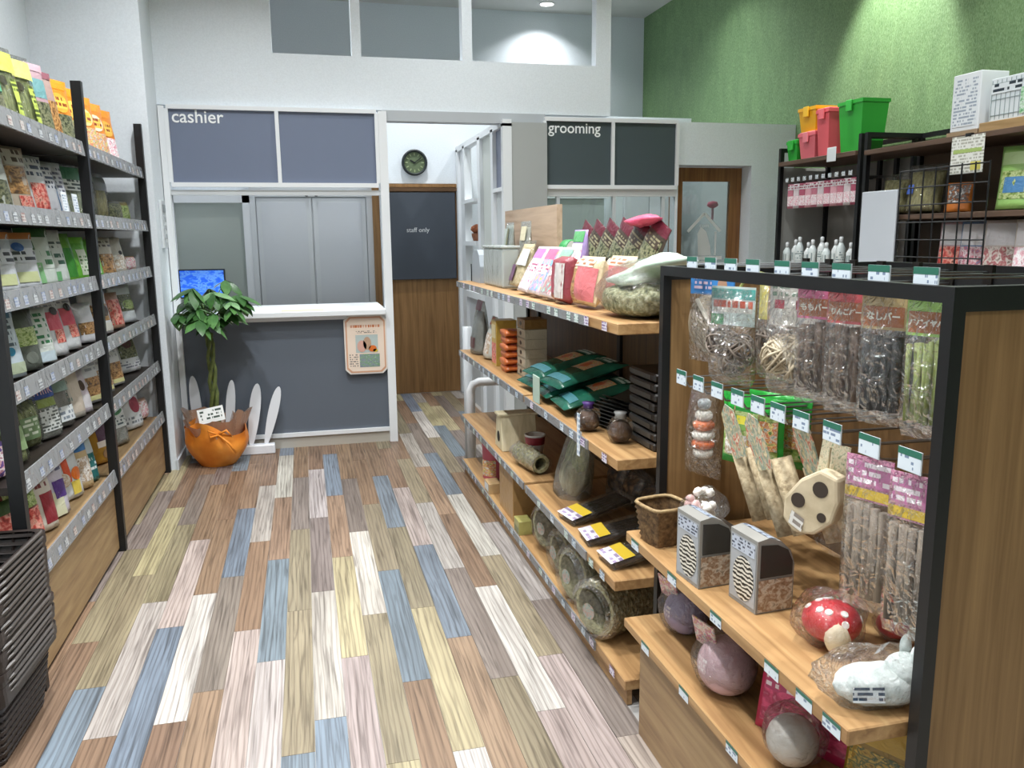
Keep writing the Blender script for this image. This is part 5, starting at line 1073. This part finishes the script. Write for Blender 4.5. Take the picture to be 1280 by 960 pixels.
    # pink and yellow headed stick bags
    for k, (y, x) in enumerate(((1.395, 1.10), (1.262, 1.10))):
        bar_pack(['pale stick pack with pink and yellow header, farther of two', 'pale stick pack with pink and yellow header at the near end'][k], y, z2-.01, x, .105, .085, .21, photo('pinkhead', ['#c85a8c', '#d8a0b8', '#8a3f68', '#e0c8d0'], 8), [(0, 1, .05, .3, '#d8b62c'), (.05, .95, .35, .95, printed('#c070a0', '#f0e4ec', 3, 6))], None, SP, 5, 40+k, 20)
hanging_goods()

def near_shelf_goods():
    A = R(-90)
    # wicker basket
    t = thing('wicker_basket', 'small dark brown wicker basket at far end of near shelf', 'basket', (1.0, 2.17, NS+.002), R(10))
    def g(u, v):
        a = 2*math.pi*u; k = .05+.016*v; c, s = math.cos(a), math.sin(a); m_ = max(abs(c), abs(s))**.75; w = .0022*math.sin(u*44*math.pi+(math.pi if int(v*14) % 2 else 0))
        return ((k+w)*c/m_, (k+w)*s/m_, v*.115)
    obj('woven_body', MB().grid(g, 88, 14, True).lathe([(.045, .001), (.05, .003)], 12), BSTRAW, t, True)
    obj('rim', MB().tube([((.066)*c/max(abs(c), abs(s))**.75, (.066)*s/max(abs(c), abs(s))**.75, .117) for c, s in [(math.cos(2*math.pi*i/28), math.sin(2*math.pi*i/28)) for i in range(28)]], .006, 6, True), noisy('rim_straw', [(.3, '#7a5f3c'), (.7, '#b39a70')], 60, .7), t, True)
    t = thing('marshmallow_bag', 'clear bag of white and pink treats lying by the basket', 'snack bag', (1.075, 2.06, NS+.135), (R(10), R(-20), R(20)))
    q = random.Random(4); cm = [mat('#e9e2da', .5), mat('#e3bcb8', .5), mat('#efeae2', .5)]
    for i in range(22): obj('treat', blob(.016, .013, .012, .03, i, 8, 6), cm[i % 3], t, True, loc=(q.uniform(-.05, .05), q.uniform(-.045, .045), q.uniform(-.02, .03)), rot=(q.uniform(0, 3), q.uniform(0, 3), 0))
    obj('clear_bag', blob(.08, .065, .045, .08, 2), FILM, t, True)
    carton('treat_tin', 'dark low box under the bag of white treats', (1.11, 2.05, NS+.001), A, .13, .075, .12, '#4a4540', [T(.1, .9, .2, .8, '#4a4540', '#8a847a', 3, 6)])
    # two grey arched houses
    for k, (x, y, rz) in enumerate(((.995, 1.89, -4), (1.06, 1.72, -4))):
        t = thing('house_carton', ['grey arched carton with zebra print beside wicker basket', 'grey arched carton with hamster picture before the chew tubes'][k], 'carton', (x, y, NS+.001), R(-rz), 'grey arched cartons')
        w, d, h = .115, .105, .19
        prof = [(-d/2, 0), (d/2, 0), (d/2, h*.62), (d/2-.012, h*.8), (d/2-.04, h*.94), (-d/2+.03, h), (-d/2, h*.97)]
        # profile in (local x, z): curved shoulder on +x side
        obj('carton_body', MB().prism([(p, z) for p, z in prof], -w/2, w/2, 'y'), mat('#8f8d88', .5), t, fix=True)
        f = MB().prism([(p*.86, .008+z*.93) for p, z in prof if True], -w/2-.0012, -w/2-.0002, 'y')
        fr = -w/2-.002
        obj('lower_photo', MB().quad((-d*.46, fr, .004), (d*.46, fr, .004), (d*.46, fr, h*.45), (-d*.46, fr, h*.45)), photo('hamster', ['#a89a88', '#8a6a50', '#c4b8a8', '#7a6c60'], 3), t)
        obj('dark_window', MB().prism([(-d*.42, h*.48), (d*.44, h*.48), (d*.44, h*.66), (d*.3, h*.82), (d*.02, h*.9), (-d*.42, h*.92)], fr, fr+.001, 'y'), mat('#3a3733', .2), t, fix=True)
        sx = -d/2-.001
        obj('zebra_print', MB().quad((sx, w*.46, .01), (sx, -w*.46, .01), (sx, -w*.46, h*.92), (sx, w*.46, h*.92)), mat('#a5a7aa', .5), t)
        obj('zebra_animal', MB().lathe([(1, -.0006), (1, 0)], 20, axis='x'), zebra(), t, loc=(sx-.0008, -.004, h*.38)).scale = (1, w*.38, h*.30)
        obj('doodle_print', MB().quad((sx-.001, w*.42, h*.72), (sx-.001, -w*.42, h*.72), (sx-.001, -w*.42, h*.9), (sx-.001, w*.42, h*.9)), printed('#b8bfcc', '#4a4e5c', 4, 9, .4, .5), t)
        obj('roof_print', MB().grid(lambda u, v: (-d/2+.03+(d-.045)*u*.8, (v-.5)*w*.95, h+.001-u*u*.03), 5, 2), printed('#a8b4c8', '#4a4e5c', 5, 9, .4, .5), t, True)
    # mushrooms
    def mush(label, loc, s, rz):
        t = thing('mushroom_toy', label, 'toy', loc, (R(0), R(0), rz)); b = blob(.05*s, .05*s, .036*s, .0, 0, 22, 10, (0, 0, .042*s), .98)
        obj('red_cap', b, mat('#c3202e', .35), t, True); q = random.Random(int(s*10))
        for i in range(12):
            a = q.uniform(0, 6.28); e = q.uniform(.25, 1.25); r = .0505*s; p = Vector((math.cos(a)*math.cos(e)*.05*s, math.sin(a)*math.cos(e)*.05*s, .042*s+math.sin(e)*.036*s)); n = Vector((p.x/.0025, p.y/.0025, (p.z-.042*s)/.0013)).normalized()
            o = obj('white_dot', MB().lathe([(.007*s, -.001), (.006*s, .0012)], 10), mat('#efe6e0', .4), t); o.location = p; o.rotation_euler = n.to_track_quat('Z', 'Y').to_euler()
        obj('stem', blob(.022*s, .022*s, .028*s, .05, 3, 14, 8, (-.03*s, -.03*s, .03*s)), mat('#ddd0b4', .5), t, True); obj('hang_label', MB().box(.0, .045*s, .03*s, .034*s, .04*s, .07*s), photo('mushlabel', ['#e0d8a0', '#c03040', '#6a9a5a', '#e8e4d0'], 6), t, rot=(R(20), 0, 0))
        obj('clear_bag', blob(.066*s, .06*s, .048*s, .09, 5, 22, 12, (0, 0, .046*s), .94), FILM, t, True)
    mush('large red spotted mushroom toy in film on near shelf', (1.10, 1.49, NS+.001), 1.28, 0.4); mush('small red mushroom toy behind the large red one', (1.25, 1.47, NS+.001), .8, 1.2); mush('small red mushroom toy by the near black post', (1.27, 1.31, NS+.001), .85, 2.0)
    # white plush
    t = thing('white_plush', 'white plush toy in crinkled film by near black post', 'plush toy', (1.045, 1.262, NS+.001), R(-15))
    WP = noisy('plush', [(.3, '#c3cdca'), (.7, '#e0e6e4')], 60, .9, .5)
    obj('body', blob(.085, .05, .04, .04, 1, 20, 10, (0, 0, .037), .95), WP, t, True); obj('head', blob(.045, .042, .04, .03, 2, 16, 10, (.055, .0, .06)), WP, t, True)
    for e in (-.02, .025): obj('ear', blob(.012, .01, .028, .0, 0, 10, 8, (.06, e, .10)), WP, t, True)
    obj('label', MB().quad((-.07, -.056, .03), (-.01, -.058, .03), (-.01, -.05, .058), (-.07, -.05, .058)), printed('#d8dee2', '#34465c', 3, 5), t); obj('clear_bag', blob(.12, .07, .058, .09, 7, 24, 12, (0, 0, .054), .93), FILM, t, True)
    # ---- base shelf: spheres
    for k, (x, y, r, c, lb) in enumerate(((1.075, 2.15, .068, ('#8f84a0', '#b4a8c4'), 'lavender ball house in film on lower shelf far end'), (1.03, 1.815, .078, ('#c09aa4', '#dcc0c4'), 'pink ball house in film in middle of lower shelf'))):
        t = thing('ball_house', lb, 'ball', (x, y, NB+.001)); 
        obj('ball', blob(r, r, r, 0, 0, 28, 18, (0, 0, r*.985), .985), noisy('ball%d' % k, [(.3, c[0]), (.7, c[1])], 5, .45, .1), t, True)
        obj('emblem', MB().grid(lambda u, v: (-r*1.003*math.cos((u-.5)*.6)*math.cos(.15+(v-.5)*.5), r*1.003*math.sin((u-.5)*.6)*math.cos(.15+(v-.5)*.5)-.0, r*.985+r*math.sin(.15+(v-.5)*.5)), 6, 4), printed(c[1], '#f0e4e4', 3, 4), t, True)
        obj('header_card', MB().box(-.004, .0, .0, .09, r*1.5, r*2.5), photo('ballcard', ['#d8c070', '#c06a8c', '#e8d8c0', '#8a9ab0'], 4), t, rot=(0, R(-14), R(10))); obj('clear_bag', blob(r*1.12, r*1.2, r*1.12, .05, 3+k, 24, 14, (0, .01, r*1.07), .96), FILM, t, True)
    t = thing('pink_toy_pack', 'magenta printed pack holding a grey white ball on lower shelf', 'toy pack', (1.045, 1.52, NB+.001), R(-64))
    o = put('card_body', pouch_body(.27, .25, .02, 'block', mat('#c22e58', .35), 1), t, (0, .045, 0), (R(-12), 0, 0))
    for (a, b_, c, d, m) in ((.02, .98, .78, .98, printed('#8a1f30', '#e0b040', 1, 7)), (.05, .95, .1, .75, photo('magenta', ['#c22e58', '#e0507c', '#a81f48', '#e890a8'], 4)), (.06, .34, .42, .7, printed('#b83a64', '#f0d8dc', 4, 5))): put('print_panel', patch(pouch_fn(.27, .25, .02, 'block', 1), a, b_, c, d, m, 'rect', .002), o)
    obj('ball', blob(.058, .058, .058, 0, 0, 26, 16, (.01, -.03, .062), .98), noisy('ball_white', [(.3, '#a9a29a'), (.7, '#d0cac2')], 6, .5, .1), t, True); obj('clear_bag', blob(.075, .07, .075, .05, 4, 22, 12, (.01, -.025, .076), .96), FILML, t, True)
    pouch('snack_bag', 'dark yellow and green printed bag at near end of lower shelf', (1.12, 1.30, NB+.001), R(-60), .2, .2, .07, '#8a6a1c', [PH(.05, .95, .1, .6, photo('darkyellow', ['#5a4210', '#a8842c', '#3a4a2c', '#c8a040', '#8a3a20'], 4)), PH(.1, .9, .65, .9, '#b8922c')], 'stand', 10, 'snack bag')
near_shelf_goods()

# ------------------------------------------------------------------ shelving on the green wall
RT = 2.085
def right_unit():
    t = thing('green_wall_shelving', 'black framed walnut shelving against the green wall', 'shelving')
    for y in (5.76, 4.82, 4.76, 2.3):
        for x in (3.55, 3.955): bx('post', BLACK, t, x, x+.03, y-.015, y+.015, 0, 2.19)
        bx('cross_bar', BLACK, t, 3.58, 3.955, y-.015, y+.015, 2.16, 2.19); bx('cross_bar', BLACK, t, 3.58, 3.955, y-.015, y+.015, 1.0, 1.03)
    for ya, yb, zs in ((4.835, 5.745, (RT, 1.33, .8, .3)), (2.315, 4.745, (RT-.01, 1.66, 1.25, .8, .3))):
        for z in zs: bx('shelf_board', WALN, t, 3.53, 3.985, ya, yb, z-.03, z, .002)
        bx('back_rail', BLACK, t, 3.96, 3.985, ya, yb, 2.16, 2.19)
    bx('back_panel', mat('#8d8a84', .6), t, 3.985, 3.995, 4.835, 5.745, .3, 2.05); bx('back_panel', mat('#5c4a38', .6), t, 3.985, 3.995, 2.315, 4.745, .3, 2.05)
    bx('end_panel', mat('#a9aaa6', .6), t, 3.58, 3.955, 5.768, 5.774, .3, 2.05)
    for y in (5.12, 4.95): bx('mid_post', BLACK, t, 3.93, 3.955, y-.015, y+.015, 1.33, 2.05)
    for i in range(11): 
        h = obj('hook', MB().tube([(3.96, 0, 0), (3.58, 0, 0), (3.565, 0, .012)], .003, 5), mat('#8c8f92', .3, 1), t, loc=(0, 5.66-.075*i, 1.93)); bx('price_tag', printed('#dfe4e6', '#7a8a94', 3, 4), h, 3.556, 3.559, -.018, .018, .005, .035)
right_unit()
def right_goods():
    def bin_(label, loc, w, d, h, c, cl, rz=0, lid=True):
        t = thing('storage_bin', label, 'bin', loc, rz); m = mat(c, .4); k = .82
        b = MB(); n = 4
        def corners(s, z): return [(sx*w/2*s, sy*d/2*s, z) for sx, sy in ((-1, -1), (1, -1), (1, 1), (-1, 1))]
        b.v = corners(k, 0)+corners(1, h)+corners(.95, h)+corners(k*.93, .012)
        for i in range(4): j = (i+1) % 4; b.f += [(i, j, 4+j, 4+i), (4+i, 4+j, 8+j, 8+i), (8+i, 8+j, 12+j, 12+i)]
        b.f += [(3, 2, 1, 0), (12, 13, 14, 15)]
        obj('bin_body', b, m, t, fix=True)
        rim = MB(); rim.v = corners(1.06, h-.005)+corners(1.06, h+.018)+corners(.96, h+.018)+corners(.96, h-.005)
        for i in range(4): j = (i+1) % 4; rim.f += [(i, j, 4+j, 4+i), (4+i, 4+j, 8+j, 8+i), (8+i, 8+j, 12+j, 12+i), (12+i, 12+j, j, i)]
        obj('rim', rim, m, t, fix=True)
        if lid: bx('lid', mat(cl, .4), t, -w*.5, w*.5, -d*.5, d*.5, h+.012, h+.026, .004)
        bx('latch', mat(cl, .4), t, -w*.53-.012, -w*.53, -.03, .03, h-.05, h+.022, .003)
        return t
    z = RT+.001
    bin_('small green storage bin at far end of wall shelf top', (3.66, 5.66, z), .15, .13, .13, '#2fae3c', '#36bb44')
    bin_('small pink storage bin under the yellow bin', (3.655, 5.45, z), .17, .2, .165, '#e2727c', '#e8838c'); bin_('yellow storage bin stacked on the pink bin', (3.655, 5.46, z+.193), .17, .21, .15, '#f0b21e', '#f5c030', lid=False)
    bin_('tall coral pink storage bin between yellow and green bins', (3.66, 5.255, z), .2, .14, .30, '#e4646c', '#ea7078'); bin_('large bright green storage bin on wall shelf top', (3.675, 4.975, z), .2, .25, .315, '#34a83c', '#3cb846', lid=False)
    t = thing('mask_box', 'tall white carton on the wall shelf top', 'carton', (3.66, 3.965, RT-.009), R(-90)); bx('carton_body', mat('#dfe4e8', .4), t, -.1, .1, -.09, .09, .025, .33, .004); bx('print_side', printed('#dfe4e8', '#9aa6b4', 14, 9), t, -.08, .08, -.0925, -.0905, .05, .3); bx('base_tray', mat('#9a8468', .6), t, -.11, .11, -.1, .1, 0, .024)
    t = thing('wire_cage_carton', 'white carton printed with a wire cage in wooden tray', 'carton', (3.70, 3.615, RT-.009), R(-90))
    bx('wooden_tray', wood('tray_wood', [(.3, '#8f7349'), (.7, '#b5966a')], 0, 30, 2, .5), t, -.23, .21, -.14, .14, 0, .05, .003); bx('carton_body', mat('#d5dce0', .4), t, -.2, .2, -.11, .12, .05, .27, .003)
    b = MB()
    for i in range(13): b.box(-.19+.03*i, -.187+.03*i, -.1125, -.1105, .06, .26)
    for i in range(3): b.box(-.19, .18, -.1125, -.1105, .08+.08*i, .083+.08*i)
    obj('cage_print', b, mat('#8a9a9c', .4), t); bx('green_print', photo('greenleaf', ['#4f9a5c', '#9cc8a0', '#d8e8dc', '#3a7a4a'], 5), t, .0, .19, -.1135, -.1115, .07, .2); bx('title_print', printed('#d5dce0', '#24303a', 2, 6), t, -.19, -.0, -.1135, -.1115, .19, .24)
    t = thing('paper_notice', 'white paper notice hanging from the wall shelf edge', 'notice', (3.515, 3.86, 1.865)); bx('paper', printed('#e6e7e0', '#b0b0a4', 12, 14), t, -.002, .0, -.115, .115, 0, .2); bx('yellow_picture', mat('#d8cf6a', .5), t, -.003, -.002, -.1, -.03, .015, .06); bx('green_band', mat('#a8c070', .5), t, -.003, -.002, -.1, .1, .11, .13); bx('clip', BLACK, t, -.004, .016, -.02, .02, .195, .212)
    tag(bx('round_card', mat('#dde2e4', .4), None, 3.522, 3.526, 5.03, 5.13, RT-.05, RT+.045, .002), 'small white card on the wall shelf edge under bins', 'card')
    # hanging small goods under the top board
    q = random.Random(6)
    for i in range(11):
        y = 5.66-.075*i; c = ['#c87a8c', '#dccfd2', '#b85a72', '#e0a8b4'][i % 4]
        pouch('toy_pack', 'small pink and white toy pack, %s on wall hooks' % ORD[i], (3.60, y, 1.74), R(-70), .062, .18, .02, c, [PH(.1, .9, .1, .5, FOOD_P), T(.1, .9, .75, .95, '#e6e0e2', '#a04a60', 2, 4)], 'block', 0, 'toy pack', 'pink toy packs on wall hooks')
    for i in range(10):
        y = 5.68-.082*i; t = thing('spray_bottle', 'clear white bottle on wall shelf, %s from far post' % ORD[i], 'bottle', (3.60+.02*(i % 2), y, 1.331), 0, 'clear white bottles')
        hh = .12+.02*(i % 3); obj('bottle_body', MB().lathe([(.028, 0), (.03, .01), (.03, hh*.75), (.012, hh)], 12), [mat('#cdd6d6', .2), mat('#dfe4e4', .25)][i % 2], t, True); obj('cap', MB().lathe([(.013, hh), (.013, hh+.035), (.006, hh+.04)], 10), mat('#e9ecee', .3), t, True); obj('label', MB().lathe([(.0306, hh*.2), (.0306, hh*.6)], 12, cap0=False, cap1=False), printed('#dfe6e4', '#8a9a9c', 4, 8), t, True)
    # goods on the second bay
    S2 = 1.661
    for i, (y, w, h, body, sp, lb) in enumerate(((4.62, .2, .25, FILM, [PH(.1, .35, .3, .5, '#8a2f3c', 'red_label')], 'clear bag of hay with red label beside wall post'), (4.36, .24, .29, FILM, [PH(.1, .3, .35, .55, '#3f5fb0', 'blue_label')], 'clear bag of hay with blue label on wall shelf'))):
        pouch('hay_bag', lb, (3.68, y, S2), R(-68), w, h, .14, body, sp, 'stand', 10, 'hay bag', None, i, (HAY, .85, 'hay'))
    pouch('snack_bag', 'orange and white snack pack behind black wire grid', (3.68, 4.08, S2), R(-70), .16, .17, .06, '#c8742c', [PH(.1, .9, .3, .9, photo('orange_white', ['#c8742c', '#2c2420', '#e8e4e0'], 4))], 'stand', 8, 'snack bag')
    pouch('snack_bag', 'lime green snack bag at the frame edge on wall shelf', (3.64, 3.63, S2), R(-72), .22, .33, .08, '#9ecb72', [PH(.05, .95, .7, .9, '#c4e0a0'), PH(.1, .9, .15, .6, FOOD_G), PH(.2, .7, .25, .5, '#4f86b8', 'blue_print')], 'stand', 6, 'snack bag')
    S3 = 1.251
    for i, (y, c, m) in enumerate(((4.03, '#c9a8b0', FOOD_R), (3.87, '#6f86a8', photo('bluered', ['#6f86a8', '#c06a78', '#e0d0d4', '#8a3f50'], 4)), (3.70, '#cdbfb8', photo('beigered', ['#c9b8ac', '#a85058', '#e0d8d0', '#7a5a50'], 4)), (3.50, '#d2c6bc', FOOD_P))):
        pouch('printed_pouch', ['red printed pouch behind black wire grid', 'blue and pink printed pouch behind black wire grid', 'beige printed pouch behind black wire grid', 'cream and pink pouch behind the grid near edge'][i], (3.63, y, S3), R(-72), .2, .36, .06, c, [PH(.05, .95, .62, .95, '#d8d4d6', 'pale_top'), PH(.05, .95, .05, .6, m)], 'stand', 5)
    # white board and black grid panel
    t = thing('white_plastic_sheet', 'white wrapped panel leaning before the wall shelves', 'panel', (3.50, 4.52, 1.0)); obj('wrapped_panel', MB().box(-.012, .012, -.165, .165, .25, .81), mat('#ccd2da', .25), t, bevel=.006); bx('foot', mat('#b8bec6', .3), t, -.02, .03, -.165, .165, .24, .25); 
    t2 = thing('clear_pot_pack', 'clear pack of twigs beside the white wrapped panel', 'pack', (3.62, 4.60, S3)); put('twigs', pouch_body(.17, .36, .07, 'stand', noisy('twigs', [(.3, '#3c3a2a'), (.6, '#8a8668'), (.8, '#b8b498')], 50, .8, .6), 1), t2, rot=(0, 0, R(-75))); put('clear_bag', pouch_body(.19, .38, .085, 'stand', FILM, 1), t2, rot=(0, 0, R(-75)))
    t = thing('wire_grid_panel', 'black wire grid panel hung before the wall shelves', 'grid panel', (3.49, 4.005, 1.2))
    for i in range(8): obj('wire', MB().tube([(0, -.335+.0957*i, 0), (0, -.335+.0957*i, .72)], .0045, 6), BLACK, t)
    for i in range(8): obj('wire', MB().tube([(0, -.335, .10*i+.01), (0, .335, .10*i+.01)], .0045, 6), BLACK, t)
right_goods()
